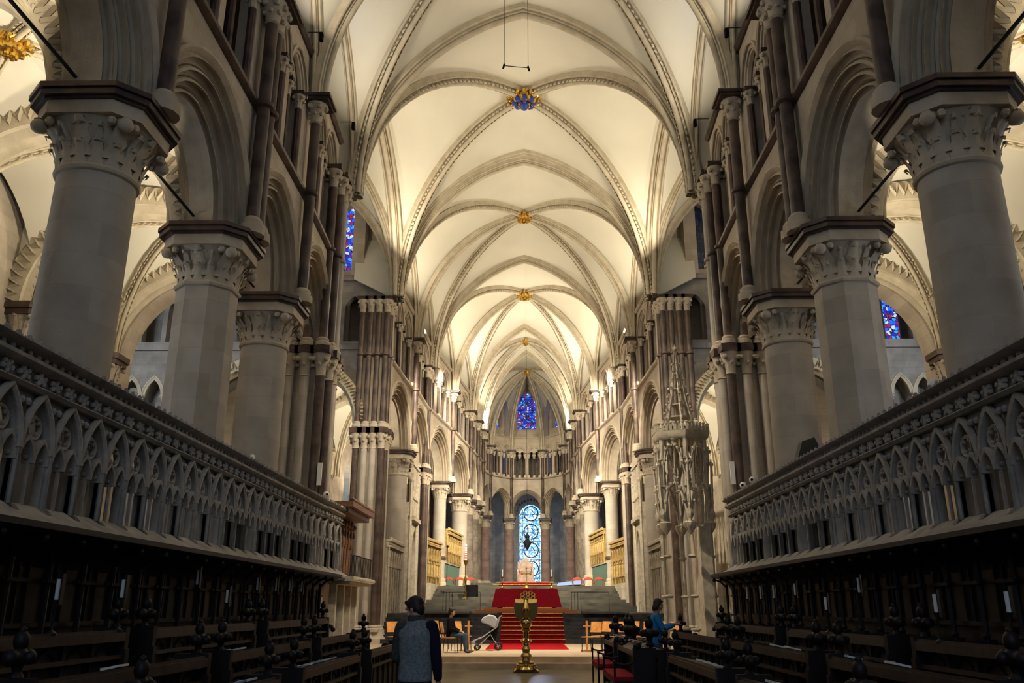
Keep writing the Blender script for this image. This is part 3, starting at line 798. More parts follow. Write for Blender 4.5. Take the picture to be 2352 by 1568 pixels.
for i in range(7):
    p0, p1 = spr[i], spr[i + 1]; w0, w1 = V((*apts[i], 0)), V((*apts[i + 1], 0))
    mid = (w0 + w1) / 2; nrm = V((mid.x - XA, mid.y - 69.5, 0)).normalized()
    F = V(((p0.x + p1.x) / 2 + nrm.x * .4, (p0.y + p1.y) / 2 + nrm.y * .4, 21.2 if i == 3 else 20.9))
    def stilted(p, F):
        q = V((p.x, p.y, 17.4)); h = half_rib(q, F, NR - 6); return [(p.lerp(q, k / 6), h[0][1], h[0][2]) for k in range(6)] + h
    f0 = stilted(p0, F); f1 = stilted(p1, F)
    web(m, f0, H_(p0, Cap)); web(m, f1, H_(p1, Cap))
    for f in (f0, f1):
        g = [(p + nrm * 1.5 * min(1, q / 3), n, b) for q, (p, n, b) in enumerate(f)]; web(m, f, g, nu=1)
    rib_obj([f0, f1], 'slim wall rib in apse bay, %s of seven counted from the left' % ORD[i], k=.55)
Ct = V((XA, PT['p10'][1], APEX))
for i in (0, 7): web(m, H_(spr[i], Ct), H_(spr[i], Cap))
struct(m, 'ceiling_apse', 'plaster')
for i in range(8):
    rib_obj([H_(spr[i], Cap)], 'radiating apse vault rib, %s of eight counted from the left' % ORD[i], dog=True, k=.95)
boss(XA, 71.2, APEX - .12, 'gilded roof boss where the apse ribs meet', .5)
for i in range(7):
    P0, P1 = apts[i], apts[i + 1]; mid = lerp2(P0, P1, .5); w = V((XA - mid[0], 69.5 - mid[1], 0)).normalized()
    u = V((P1[0] - P0[0], P1[1] - P0[1], 0)).normalized(); w = V((u.y, -u.x, 0)); 
    if w.dot(V((XA - mid[0], 69.5 - mid[1], 0))) < 0: w = -w
    L = math.dist(P0, P1)
    bay(P0, P1, -1 if mid[0] < 0 else 1, 9.05, 12.5, 14.85, 0, 'narrow pointed stone arch in the apse, %s of seven from the left' % ORD[i], soffit=11.2, inset=.42, k=.45, th=.4,
        side='back', w=w, clglass='glass' if i in (1, 2, 3, 4, 5) else None, wcl=True, ap=.27 if i == 3 else .36)
    if 0 < i < 7:
        x = P0[0] + (XA - P0[0]) * .12; y = P0[1] + (69.5 - P0[1]) * .09
        vshaft(x, y, 9.05, 12.5, 14.85, 1, 1, 'slim shaft over the %s' % APL[i])
# ------------------------------------------------------------------ floors and steps
m = M(); m.box(-26, 26, -8, 25.4, -.3, 0); struct(m, 'floor', 'floor')
m = M(); m.box(-6.4, 6.4, 25.1, 25.45, -.2, .16); m.box(-26, 26, 25.45, 34.3, -.2, .32); struct(m, 'floor_crossing', 'paving')
m = M()
for i in range(7): m.box(-6.1, 6.1, 34.3 + .35 * i, 60, .32 - .2, .32 + .156 * (i + 1))
struct(m, 'floor_black_steps', 'stepdark')
ZP = .32 + .156 * 7
m = M(); m.box(-26, 26, 36.5, 100, 0, ZP - .01); struct(m, 'floor_presbytery', 'step')
N2 = 9
m = M()
for i in range(N2): m.box(-5.6 + .0 * i, 5.8, 44.6 + .72 * i, 100, ZP - .2, ZP + (2.82 - ZP) * (i + 1) / N2)
struct(m, 'floor_broad_stairs', 'step')
m = M(); m.box(-26, 26, 51.5, 100, 2, 2.81); struct(m, 'floor_upper', 'step')
m = M(); m.box(-16, 16, 60.8, 100, 2, 3.0); m.box(-16, 16, 61.2, 100, 2, 3.15); m.box(-16, 16, 61.6, 100, 2, 3.3); struct(m, 'floor_apse', 'step')

# ------------------------------------------------------------------ aisles
XO = 12.35; ZAS = 8.5; ZAA = 11.8
def zig_arch(P0, P1, z, rise, w, label, name='zigzag_arch', wid=.42):
    path = arch_path(P0, P1, z, rise, 20)
    prof = [(.55, -wid - .04), (.55, -wid), (.1, -wid), (.1, -wid + .12)] + [(.02, -wid + .18), (-.03, -wid + .26), (.02, -wid + .34)] + [(.02, wid - .34), (-.03, wid - .26), (.02, wid - .18), (.1, wid - .12), (.1, wid), (.55, wid), (.55, wid + .04)]
    m = M(); m.sweep(path, prof)
    # chevrons on both faces
    for (p, n, b), (p2, n2, b2) in zip(path[:-1], path[1:]):
        L = (p2 - p).length; c = max(1, round(L / .2))
        for i in range(c):
            a0 = p.lerp(p2, i / c); a1 = p.lerp(p2, (i + .5) / c); a2 = p.lerp(p2, (i + 1) / c); nn = n.lerp(n2, (i + .5) / c)
            for sg in (-1, 1):
                bb = b * (sg * (wid + .02)); bo = b * (sg * (wid + .1))
                A = a0 + nn * .16 + bb; B = a1 + nn * .42 + bb; C_ = a2 + nn * .16 + bb
                A2 = a0 + nn * .30 + bb; B2 = a1 + nn * .56 + bb; C2 = a2 + nn * .30 + bb
                Am = a0 + nn * .23 + bo; Bm = a1 + nn * .49 + bo; Cm = a2 + nn * .23 + bo
                m.add([A, B, C_, A2, B2, C2, Am, Bm, Cm], [(0, 1, 7, 6), (1, 2, 8, 7), (6, 7, 4, 3), (7, 8, 5, 4)])
    return tag(m.build(name, 'rib'), label, 'arch')
def respond(x, y, z0, z1, s, label):
    t = thing('wall_respond', label, 'column', (x, y, 0))
    M().lathe([(.42, z0), (.42, z0 + .5), (.33, z0 + .7), (.30, z0 + .8), (.30, z1 - .8)], 20).build('shaft', 'shaft', t)
    m = M(); capital_mesh(m, .3, .55, z1 - .82, .45, 16, 8, pi / 4); m.build('capital', 'moulded', t)
    m = M().mat(1); slab(m, .42, .1, z1 - .3, z1 - .16); slab(m, .48, .12, z1 - .16, z1); m.build('abacus', ['moulded', 'marble'], t)
AK = ['p0', 'p1', 'p2', 'p3', 'p4']
for s in (-1, 1):
    sd = SIDE[s]
    mw = M(); mc = M(); ops = []
    for a, b in zip(AK[:-1], AK[1:]):
        ya, yb = PT[a][1], PT[b][1]; ym = (ya + yb) / 2
        ops.append((ym + 2, .7, 4.8, 9.2, .9))
        c = {(0, 0): V((s * 6.95, ya, ZAS + .3)), (0, 1): V((s * 6.95, yb, ZAS + .3)), (1, 0): V((s * 12.0, ya, ZAS)), (1, 1): V((s * 12.0, yb, ZAS))}
        C2 = V((s * 9.5, ym, ZAA)); H = lambda p, q: half_rib(p, q, 10)
        ci = V((s * 6.7, ym, ZAA - .4)); cw = V((s * 12.2, ym, ZAA - .4)); cn = V((s * 9.5, ya, ZAA - .15)); cf = V((s * 9.5, yb, ZAA - .15))
        for (i, j), p in c.items():
            web(mc, H(p, ci if i == 0 else cw), H(p, C2), nu=4); web(mc, H(p, cn if j == 0 else cf), H(p, C2), nu=4)
            rib_obj([H(p, C2)], 'aisle vault rib, %s aisle, bay before the %s, %s %s' % (sd, {'p1': 'nearest round pier', 'p2': 'octagonal pier', 'p3': 'second round pier', 'p4': 'crossing'}[b], 'inner' if i == 0 else 'outer', 'near' if j == 0 else 'far'), k=.72, dog=True)
        boss(s * 9.5, ym, ZAA - .05, 'gilded boss of the %s aisle vault, bay before the %s' % (sd, {'p1': 'nearest round pier', 'p2': 'octagonal pier', 'p3': 'second round pier', 'p4': 'crossing'}[b]), .33)
        # wall round the window with shafts
        struct(M().plate([(s * 12.7, ym - 1, 4.6), (s * 12.7, ym + 1, 4.6), (s * 12.7, ym + 1, 10.4), (s * 12.7, ym - 1, 10.4)], (s, 0, 0), .03), 'window_aisle', 'glassdim' if b != 'p2' else 'glass')
    struct(mc, 'ceiling_aisle_' + sd, 'plaster')
    arched_wall(mw, (s * XO, -2), (s * XO, 23.9), 0, 12.9, -.6, 0, [(o[0], *o[1:]) for o in ops], (-s, 0))
    struct(mw, 'wall_aisle_' + sd, 'ashlar')
    for k in AK:
        y = PT[k][1]; nm = {'p0': 'outermost', 'p1': 'nearest', 'p2': 'second', 'p3': 'third', 'p4': 'crossing'}[k]
        zig_arch((s * 7.0, y), (s * 11.95, y), ZAS + .1, 2.45, None, 'zigzag cross arch of the %s aisle, %s one' % (sd, nm))
        respond(s * 12.1, y, 0, ZAS + .1, s, 'half round aisle wall column carrying the %s zigzag arch of the %s aisle' % (nm, sd))
        # infill above the zigzag arch
        m = M(); arched_wall(m, (s * 6.6, y), (s * 12.4, y), ZAS + .1, 12.9, -.3, .3, [(2.87, 2.87, ZAS + .1, ZAS + .1, 2.9)], (0, -1)); struct(m, 'wall_over_aisle_arch', 'plaster')

# ------------------------------------------------------------------ transepts
for s in (-1, 1):
    sd = SIDE[s]
    # wall facing the camera, at the far side of the transept
    m = M(); Y0 = 34.9
    P0 = (s * 6.2, Y0); P1 = (s * 20, Y0)
    arched_wall(m, P0, P1, 0, 12.4, -.8, 0, [(2.35, 1.35, .4, 9.0, 2.1), (6.0, 1.35, .4, 9.0, 2.1)] + [(8.75 + .98 * i, .36, 9.2, 10.25, .75) for i in range(5)], (0, -1), nseg=8)
    struct(m, 'wall_transept_%s_east' % sd, 'grey')
    m = M(); m.box(s * 14.4, s * 19.6, Y0 + .75, Y0 + .95, 8.5, 11.9); struct(m, 'wall_transept_recess', 'grey')
    for i in range(5):
        xc = s * (6.2 + 8.75 + .98 * i); pth = arch_path((xc - .4, Y0), (xc + .4, Y0), 10.25, .8, 7); m = M()
        m.sweep(pth, [(-.06, -.02), (-.06, .07), (-.01, .1), (.04, .06), (.06, .1), (.1, .1), (.12, -.02)] if pth[0][2].y < 0 else [(-.06, .02), (-.06, -.07), (-.01, -.1), (.04, -.06), (.06, -.1), (.1, -.1), (.12, .02)])
        tag(m.build('blind_arch', 'moulded'), 'small pointed blind arch in the %s transept wall, %s from the near side' % (sd, ORD[i]), 'arch')
    for i in range(6):
        t = thing('blind_arcade_shaft', 'dark colonnette of the blind arcade in the %s transept, %s from the arch' % (sd, ORD[i]), 'shaft', (s * (6.2 + 8.26 + .98 * i), Y0 - .1, 0))
        slim_shaft(9.0, 10.3, .07, 'marble', n=8, caph=.3, parent=t)
    for q, sc in enumerate((2.35, 6.0)):
        zig_arch((s * (6.2 + sc - 1.35), Y0 - .35), (s * (6.2 + sc + 1.35), Y0 - .35), 9.0, 2.1, None, 'zigzag arch to the chapel vault behind the %s transept, %s' % (sd, 'beside the crossing pier' if q == 0 else 'further from the crossing pier'), wid=.3)
    m = M(); arched_wall(m, P0, P1, 12.4, 15.6, -.4, 0, [(1.3 + 1.05 * i + (i // 2) * .5, .42, 12.7, 14.1, .7) for i in range(9)], (0, -1), nseg=6); m.box(s * 6.2, s * 20, Y0 - .12, Y0, 12.3, 12.55); m.box(s * 6.2, s * 20, Y0 - .12, Y0, 15.5, 15.7)
    struct(m, 'wall_transept_gallery_' + sd, 'grey')
    m = M(); m.box(s * 6.2, s * 20, Y0 + 1.2, Y0 + 1.3, 12.3, 15.7); struct(m, 'wall_transept_gallery_back', 'grey')
    m = M(); arched_wall(m, (P0[0], Y0 + .6), (P1[0], Y0 + .6), 15.6, 22, -.5, 0, [(1.75, .62, 16.25, 18.6, .95), (5.6, .62, 16.25, 18.6, .95), (9.5, .62, 16.25, 18.6, .95)], (0, -1)); m.box(s * 6.2, s * 20, Y0 - .1, Y0 + .7, 15.6, 15.7)
    struct(m, 'wall_transept_clerestory_' + sd, 'ashlar')
    for q, sc in enumerate((1.75, 5.6, 9.5)):
        m = M(); m.plate([(s * (6.2 + sc - .7), Y0 + .9, 16.1), (s * (6.2 + sc + .7), Y0 + .9, 16.1), (s * (6.2 + sc + .7), Y0 + .9, 19.8), (s * (6.2 + sc - .7), Y0 + .9, 19.8)], (0, 1, 0), .03); struct(m, 'window_transept', 'glass' if s < 0 else 'glassdim')
    # blue window in the gallery stage of the right transept
    if s > 0:
        m = M(); m.plate([(15.6, Y0 - .03, 12.7), (16.2, Y0 - .03, 12.7), (16.2, Y0 - .03, 14.5), (15.9, Y0 - .03, 15.0), (15.6, Y0 - .03, 14.5)], (0, 1, 0), .02); struct(m, 'window_gallery', 'glass')
    # wall at the near side, above the aisle arch
    m = M(); arched_wall(m, (s * 6.6, 24.0), (s * 20, 24.0), 0, 22, -.4, .4, [(2.88, 2.45, 0.01, ZAS + .1, 2.5)], (0, 1)); struct(m, 'wall_transept_%s_west' % sd, 'ashlar')
    m = M(); m.box(s * 20, s * 20.5, 23, 36, 0, 22); struct(m, 'wall_transept_%s_end' % sd, 'grey')

# ------------------------------------------------------------------ presbytery aisles and chapels
ys = [35.2, 40.4, 46.4, 52.2, 59.0, 65.6]
for s in (-1, 1):
    sd = SIDE[s]; m = M()
    ops = [(2.6, .65, 4.5, 8.6, .9), (8.3, .65, 4.5, 8.6, .9), (14.0, .65, 4.8, 8.9, .9), (20.5, .75, 5.2, 9.4, .9), (27.3, .7, 5.2, 9.4, .9)]
    arched_wall(m, (s * 11.2, 35.7), (s * 9.6, 69), 0, 13.5, -.6, 0, ops, (-s, 0)); struct(m, 'wall_presbytery_aisle_' + sd, 'ashlar')
    for q, op in enumerate(ops):
        y = 35.7 + op[0]; x = 11.2 - 1.6 * op[0] / 33.3 + .35
        m = M(); m.plate([(s * x, y - .9, op[2] - .2), (s * x, y + .9, op[2] - .2), (s * x, y + .9, op[3] + 1.1), (s * x, y - .9, op[3] + 1.1)], (s, 0, 0), .03); struct(m, 'window_presbytery_aisle', 'glassbright' if q in (2, 3) else 'glass')
    for i in range(5):
        ya, yb = ys[i], ys[i + 1]; ki = [None, 'p6', 'p7', 'p8', 'p9', 'p10']
        xa = {35.2: 6.9, 40.4: 6.8, 46.4: 6.6, 52.2: 6.3, 59.0: 5.3, 65.6: 4.9}
        c = {(0, 0): V((s * xa[ya], ya, 8.7)), (0, 1): V((s * xa[yb], yb, 8.7)), (1, 0): V((s * 10.7, ya, 8.5)), (1, 1): V((s * 10.4, yb, 8.5))}
        ym = (ya + yb) / 2; C2 = V((s * 8.6, ym, 12.1)); H = lambda p, q: half_rib(p, q, 10); mc = M()
        ci = V((s * (xa[ya] + xa[yb]) / 2, ym, 11.8)); cw = V((s * 11, ym, 11.6)); cn = V((s * 8.6, ya, 11.8)); cf = V((s * 8.6, yb, 11.8))
        for (a, b), p in c.items():
            web(mc, H(p, ci if a == 0 else cw), H(p, C2), nu=4); web(mc, H(p, cn if b == 0 else cf), H(p, C2), nu=4)
            if i < 4: rib_obj([H(p, C2)], 'chapel aisle vault rib, %s side, %s bay past the transept, %s %s' % (sd, ORD[i], 'inner' if a == 0 else 'outer', 'near' if b == 0 else 'far'), k=.7)
        struct(mc, 'ceiling_presbytery_aisle_' + sd, 'plaster')
        if i == 0: boss(C2.x, C2.y, 12.05, 'gilded boss glimpsed through the chapel arch of the %s transept' % sd, .33)
        if i: zig_arch((s * (xa[ya] + .1), ya), (s * 10.6, ya), 8.6, 2.6, None, 'zigzag cross arch of the %s presbytery aisle, %s past the transept' % (sd, ORD[i - 1]), wid=.3)
# ------------------------------------------------------------------ ambulatory and eastern window
m = M(); N = 20
pts = [(XA + 9.8 * sin(pi * (i / N - .5)), 69 + 12.5 * cos(pi * (i / N - .5))) for i in range(N + 1)]
for i in range(N):
    if i in (9, 10): continue
    arched_wall(m, pts[i], pts[i + 1], 2.8, 14, -.5, 0, [(math.dist(pts[i], pts[i + 1]) / 2, .3, 4.4, 9.2, .5)][:0], (XA - pts[i][0], 69 - pts[i][1]), nseg=4)
arched_wall(m, pts[9], pts[11], 2.8, 14, -.6, 0, [(math.dist(pts[9], pts[11]) / 2 + .28, 1.06, 3.95, 9.95, 1.06)], (0, -1))
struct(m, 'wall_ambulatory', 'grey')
yw = pts[9][1] + .5
m = M(); m.plate([(-.8, yw, 3.9), (1.9, yw, 3.9), (1.9, yw, 11.2), (-.8, yw, 11.2)], (0, 1, 0), .04); W_ = struct(m, 'window_east', 'glassbright')
xw = .52
m = M()   # ironwork of the tall window: circles, lozenges and bars
for k in range(8): m.box(xw - 1.04, xw + 1.04, yw - .06, yw - .02, 4.2 + .84 * k, 4.235 + .84 * k)
for dx in (-.78, .78): m.box(xw + dx - .02, xw + dx + .02, yw - .06, yw - .02, 3.9, 10.6)
for k in range(4):
    zc = 5.1 + 1.7 * k
    m.tube([(xw + .68 * cos(2 * pi * i / 20), yw - .05, zc + .68 * sin(2 * pi * i / 20)) for i in range(21)], .055, 5)
    m.tube([(xw, yw - .05, zc + .34), (xw + .34, yw - .05, zc), (xw, yw - .05, zc - .34), (xw - .34, yw - .05, zc), (xw, yw - .05, zc + .34)], .035, 5)
o = m.build('window_ironwork', 'iron'); o.parent = W_
m = M()   # billet moulding over the window
for k in range(15):
    a = pi * k / 14; m.box(xw + 1.3 * cos(a) - .07, xw + 1.3 * cos(a) + .07, yw - .75, yw - .5, 9.95 + 1.3 * sin(a) - .07, 9.95 + 1.3 * sin(a) + .07)
struct(m, 'trim_billet', 'grey')
m = M()
for i in range(7):   # ambulatory vault
    P0, P1 = apts[i], apts[i + 1]
    def outw(p, d): 
        dx, dy = p[0] - XA, p[1] - 68; L = math.hypot(dx, dy); return (p[0] + dx / L * d, p[1] + dy / L * d)
    for j in range(8):
        t0, t1 = j / 8, (j + 1) / 8
        for k in range(4):
            u0, u1 = k / 4, (k + 1) / 4
            f = lambda t, u: V((*lerp2(outw(P0, .5 + 6 * t), outw(P1, .5 + 6 * t), u), 11.5 + 1.4 * sin(pi * min(max(t, 0.0), .5))))
            m.add([f(t0, u0), f(t1, u0), f(t1, u1), f(t0, u1)], [(0, 1, 2, 3)])
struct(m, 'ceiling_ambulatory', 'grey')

for s in (-1, 1):   # shallow chapels behind the outer transept arches
    m = M(); m.box(s * 11.4, s * 21, 39, 39.3, 0, 13); m.box(s * 20.5, s * 21, 34.9, 39, 0, 13); struct(m, 'wall_chapel_' + SIDE[s], 'ashlar')
    m = M(); m.box(s * 11.3, s * 21, 35.0, 39.2, 12.0, 12.2); struct(m, 'ceiling_chapel_' + SIDE[s], 'plaster')
# ------------------------------------------------------------------ stone screens above the stalls
def flip(x, s): return x * s
def screen(s, X, ya, yb, zs, zt, label, step=.62, group='tracery panels'):
    """open tracery screen in the plane x = s*X, from ya to yb, sill at zs, top at zt"""
    root = thing('stone_screen', label, 'screen', (0, 0, 0)); n = round((yb - ya) / step); step = (yb - ya) / n
    d = -s   # towards the middle
    H = zt - zs; zc = zt - .42      # underside of the cornice
    def frame(y, z): return (V((s * X, y, z)), V((d, 0, 0)), V((0, 0, 1)))
    M().sweep([frame(ya, 0), frame(yb, 0)], [(-.25, zs - .12), (.3, zs - .12), (.36, zs - .06), (.36, zs), (.02, zs + .2), (-.25, zs + .2)], closed=True).build('sill', 'screen', root)
    mcor = M(); mcor.sweep([frame(ya, 0), frame(yb, 0)], [(-.2, zc), (.1, zc), (.14, zc + .04), (.1, zc + .07), (.06, zc + .08), (.06, zc + .2), (.16, zc + .22), (.2, zc + .26), (.2, zc + .3), (.1, zc + .31), (.1, zc + .36), (.22, zc + .39), (.26, zc + .42), (-.2, zc + .42)], closed=True)
    # one panel: main mullions, pointed arch, two lights and a foiled circle
    m = M(); w = step; hw = w / 2; sp = zs + H * .42; top = zc
    def bar(y0, y1, za, zb, d0, d1): m.box(min(d * d0, d * d1), max(d * d0, d * d1), y0, y1, za, zb)
    for y in (-hw, hw):
        m.sweep([(V((0, y, zs)), V((d, 0, 0)), V((0, 1, 0))), (V((0, y, sp)), V((d, 0, 0)), V((0, 1, 0)))], [(-.07, -.015), (-.07, .015), (.0, .035), (.05, .035), (.06, .018), (.1, .022), (.115, 0), (.1, -.022), (.06, -.018), (.05, -.035), (.0, -.035)], closed=True)
        m.plate([(-d * .05, y - .05, zs + .17), (-d * .05, y - .05, zs + .02), (d * .28, y - .05, zs), (d * .12, y - .05, zs + .17)], (0, 1, 0), .1)
    a = hw - .02; path = arch_path((0, -a), (0, a), sp, top - sp - .02, 7)
    m.sweep(path, [(-.03, -.08), (.03, -.08), (.045, -.03), (.02, 0), (.05, .06), (.03, .11), (.0, .115), (-.03, .09), (-.015, .04), (-.04, 0)], closed=True)
    for sg in (-1, 1):
        pth = arch_path((d * .02, min(0, sg * a)), (d * .02, max(0, sg * a)), sp - .12, .26, 5)
        m.sweep(pth, [(-.02, -.07), (.02, -.07), (.02, .07), (-.02, .07)], closed=True)
        # cusps
        for k in (-1, 1): m.ball((d * .02, sg * a / 2 + k * a * .3, sp - .06), .028, 6)
    m.tube([(d * .02, 0, zs + .1), (d * .02, 0, sp - .12)], .024, 6)
    m.plate([(0, -.03, zs + .17), (0, -.03, zs + .05), (d * .18, -.03, zs + .02), (d * .06, -.03, zs + .17)], (0, 1, 0), .06)
    zc2 = sp + (top - sp) * .42
    m.tube([(d * .02, .12 * cos(2 * pi * i / 12), zc2 + .12 * sin(2 * pi * i / 12)) for i in range(13)], .026, 5, cap=False)
    for k in range(4):
        t = pi / 4 + pi / 2 * k; m.ball((d * .02, .085 * cos(t), zc2 + .085 * sin(t)), .03, 6)
    # spandrel
    for sg in (-1, 1):
        pts = [V((0, sg * hw, top)), V((0, sg * hw, sp + .1))]
        for i in range(6):
            o = a - (a * i / 5); pts.append(V((0, sg * o, sp + arch_z(o, a, top - sp - .02))))
        pts.append(V((0, 0, top))); m.plate(pts, (-d, 0, 0), .05)
        m.ball((d * .05, sg * hw * .8, top - .12), .05, 6)
    p = m.build('tracery_panel', 'screen', root, loc=(s * X, ya + hw, 0))
    for i in range(1, n):
        c = p.copy(); COL.objects.link(c); c.parent = root; c.location = (s * X, ya + hw + i * step, 0)
    # carved foliage band and cresting
    random.seed(3 + s)
    m = mcor; L = yb - ya; k = int(L / .31)
    for i in range(k):
        y = ya + (i + .5) * L / k; x = s * X + d * .08
        m.ball((x, y, zc + .14), .07, 7, sx=.8)
        for q in range(5):
            t = 2 * pi * q / 5 + i; m.ball((x + d * .02, y + .085 * cos(t), zc + .14 + .05 * sin(t)), .035, 5)
    k = int(L / .16)
    for i in range(k):
        y = ya + (i + .5) * L / k; x = s * X + d * .13
        m.ball((x, y, zc + .345), .045, 5, sx=.7)
    k = int(L / .2)
    for i in range(k):
        y = ya + (i + .5) * L / k; x = s * X + d * .2
        m.box(min(x, x + d * .04), max(x, x + d * .04), y - .05, y + .05, zt, zt + .035)
        m.ball((x + d * .02, y, zt + .045), .028, 5)
    m.build('cornice', 'screen', root)
    return root
for s in (-1, 1):
    screen(s, 5.4, 6.2, 22.4, 2.5, 4.3, 'long grey stone tracery screen above the dark %s stalls' % HAND[s].replace('-hand', ''))
screen(-1, 5.45, 22.75, 25.0, 2.5, 4.35, 'short stepped screen section beside the carved wooden gallery, with a camera on top', step=.7)

# ------------------------------------------------------------------ choir stalls
def stall_row(s):
    X = 5.15; sd = SIDE[s]
    # back stalls with coved canopy
    def one():
        t = thing('choir_stall', 'stall', 'stall')
        m = M(); m.box(-.06, 0, -.36, .36, .45, 2.36); 
        m.box(-.0, .05, -.36, .36, 1.45, 1.5); m.box(0, .05, -.3, .3, 1.9, 1.94)
        for y in (-.18, 0, .18): m.box(0, .03, y - .012, y + .012, 1.5, 2.2)
        m.build('back_panel', 'oak', t)
        m = M(); m.tube([(.12, -.34, .4), (.12, -.34, 2.2)], .032, 7); m.ball((.12, -.34, 1.35), .05, 6); m.ball((.12, -.34, 1.9), .045, 6); m.build('column', 'oak', t)
        m = M(); m.sweep([(V((0, -.36, 0)), V((1, 0, 0)), V((0, 0, 1))), (V((0, .36, 0)), V((1, 0, 0)), V((0, 0, 1)))], [(0, 2.05), (.1, 2.2), (.3, 2.32), (.46, 2.35), (.5, 2.38), (.5, 2.44), (0, 2.44)], closed=True)
        m.ball((.42, -.34, 2.3), .05, 6); m.tube([(.1, -.34, 2.1), (.25, -.34, 2.25), (.44, -.34, 2.33)], .025, 5)
        m.build('canopy', 'oak', t)
        m = M(); m.box(.02, .5, -.34, .34, .82, .87); m.box(.02, .5, -.34, -.3, .45, .85); m.build('seat', 'oak', t)
        m = M(); m.tube([(.02, -.34, 1.28), (.3, -.34, 1.26), (.46, -.34, 1.2), (.52, -.34, 1.12)], [.035, .04, .05, .04], 7); m.box(.05, .4, -.365, -.315, .87, 1.25); m.ball((.5, -.34, 1.14), .06, 7); m.build('armrest', 'oak', t)
        return t
    p = None
    for i in range(22):
        y = 6.6 + i * .72; lab = 'dark oak canopied stall under the %s stone screen, %s from the camera end' % (sd, NUM(i))
        if p is None: p = one(); p['label'] = lab; r = p
        else: r = dup(p, (0, 0, 0), label=lab)
        r['group'] = 'canopied stalls along the %s side' % sd
        r.location = (s * X, y, 0); r.rotation_euler = (0, 0, pi if s > 0 else 0)
    m = M(); m.box(s * 5.5, s * 4.0, 6, 22.5, 0, .45); m.box(s * 4.0, s * 3.1, 6, 22.0, 0, .25); struct(m, 'floor_stall_platform', 'oak')
def NUM(i):
    T = ['first', 'second', 'third', 'fourth', 'fifth', 'sixth', 'seventh', 'eighth', 'ninth', 'tenth', 'eleventh', 'twelfth', 'thirteenth', 'fourteenth', 'fifteenth', 'sixteenth', 'seventeenth', 'eighteenth', 'nineteenth', 'twentieth', 'twenty-first', 'twenty-second']
    return T[i]
def poppyhead(m, x, y, z, k=1.0):
    """carved trefoil finial"""
    m.lathe([(.05 * k, 0), (.07 * k, .03 * k), (.04 * k, .08 * k), (.05 * k, .12 * k)], 8, c=(x, y, z))
    m.ball((x, y, z + .2 * k), .085 * k, 10, sz=1.1); m.ball((x, y, z + .34 * k), .07 * k, 10, sz=1.3)
    m.ball((x, y - .13 * k, z + .2 * k), .075 * k, 10); m.ball((x, y + .13 * k, z + .2 * k), .075 * k, 10)
    m.ball((x - .1 * k, y, z + .2 * k), .06 * k, 8); m.ball((x + .1 * k, y, z + .2 * k), .06 * k, 8)
    m.ball((x, y, z + .43 * k), .035 * k, 8)
def desk(s, X, ya, yb, zf, zt, label, front=True, zpop=None):
    """book desk running along the quire: front panel on the side of the middle, sloping ledge, ends with poppyheads"""
    t = thing('choir_desk', label, 'desk', (s * X, (ya + yb) / 2, zf)); L = (yb - ya) / 2; d = -s; h = zt - zf
    def bx(m, a, b, *r): m.box(min(d * a, d * b), max(d * a, d * b), *r)
    m = M(); bx(m, -.03, .03, -L, L, 0, h - .06)
    n = int(2 * L / .55)
    for i in range(n + 1): y = -L + 2 * L * i / n; bx(m, .03, .06, y - .03, y + .03, .05, h - .1)
    for i in range(n):
        y = -L + 2 * L * (i + .5) / n
        m.tube([(d * .035, y + .2 * cos(a * pi / 6), h - .42 + .26 * sin(a * pi / 6)) for a in range(7)], .02, 5)
    m.build('front_panel', 'oak', t)
    m = M(); a = [V((d * .1, 0, h - .03)), V((d * .1, 0, h)), V((-d * .36, 0, h - .1)), V((-d * .36, 0, h - .13))]
    m.add([p + V((0, -L, 0)) for p in a] + [p + V((0, L, 0)) for p in a], [(0, 1, 2, 3), (4, 7, 6, 5), (0, 4, 5, 1), (1, 5, 6, 2), (2, 6, 7, 3), (3, 7, 4, 0)])
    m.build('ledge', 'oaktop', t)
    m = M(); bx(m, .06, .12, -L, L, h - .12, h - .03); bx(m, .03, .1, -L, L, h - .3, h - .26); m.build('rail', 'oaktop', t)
    for sg in (-1, 1):
        m = M(); y = sg * (L + .04)
        m.prism([(d * .14, y - .05), (d * .14, y + .05), (-d * .42, y + .05), (-d * .42, y - .05)], 0, h - .2)
        m.box(min(d * .12, -d * .25), max(d * .12, -d * .25), y - .05, y + .05, h - .2, h + .02)
        m.ball((-d * .33, y, h - .12), .09, 10, sy=.5)
        poppyhead(m, -d * .02, y, h + (zpop or 0), .8)
        m.build('bench_end', 'oak', t)
    return t
def bench(s, X, ya, yb, zf, label, mat='oak'):
    t = thing('choir_bench', label, 'bench', (s * X, (ya + yb) / 2, zf)); L = (yb - ya) / 2
    m = M(); m.box(-.19, .19, -L, L, .40, .45); m.build('seat', mat, t)
    for i in range(3):
        y = -L + .12 + i * (L - .12); M().box(-.16, .16, y - .03, y + .03, 0, .4).build('support', 'oak', t)
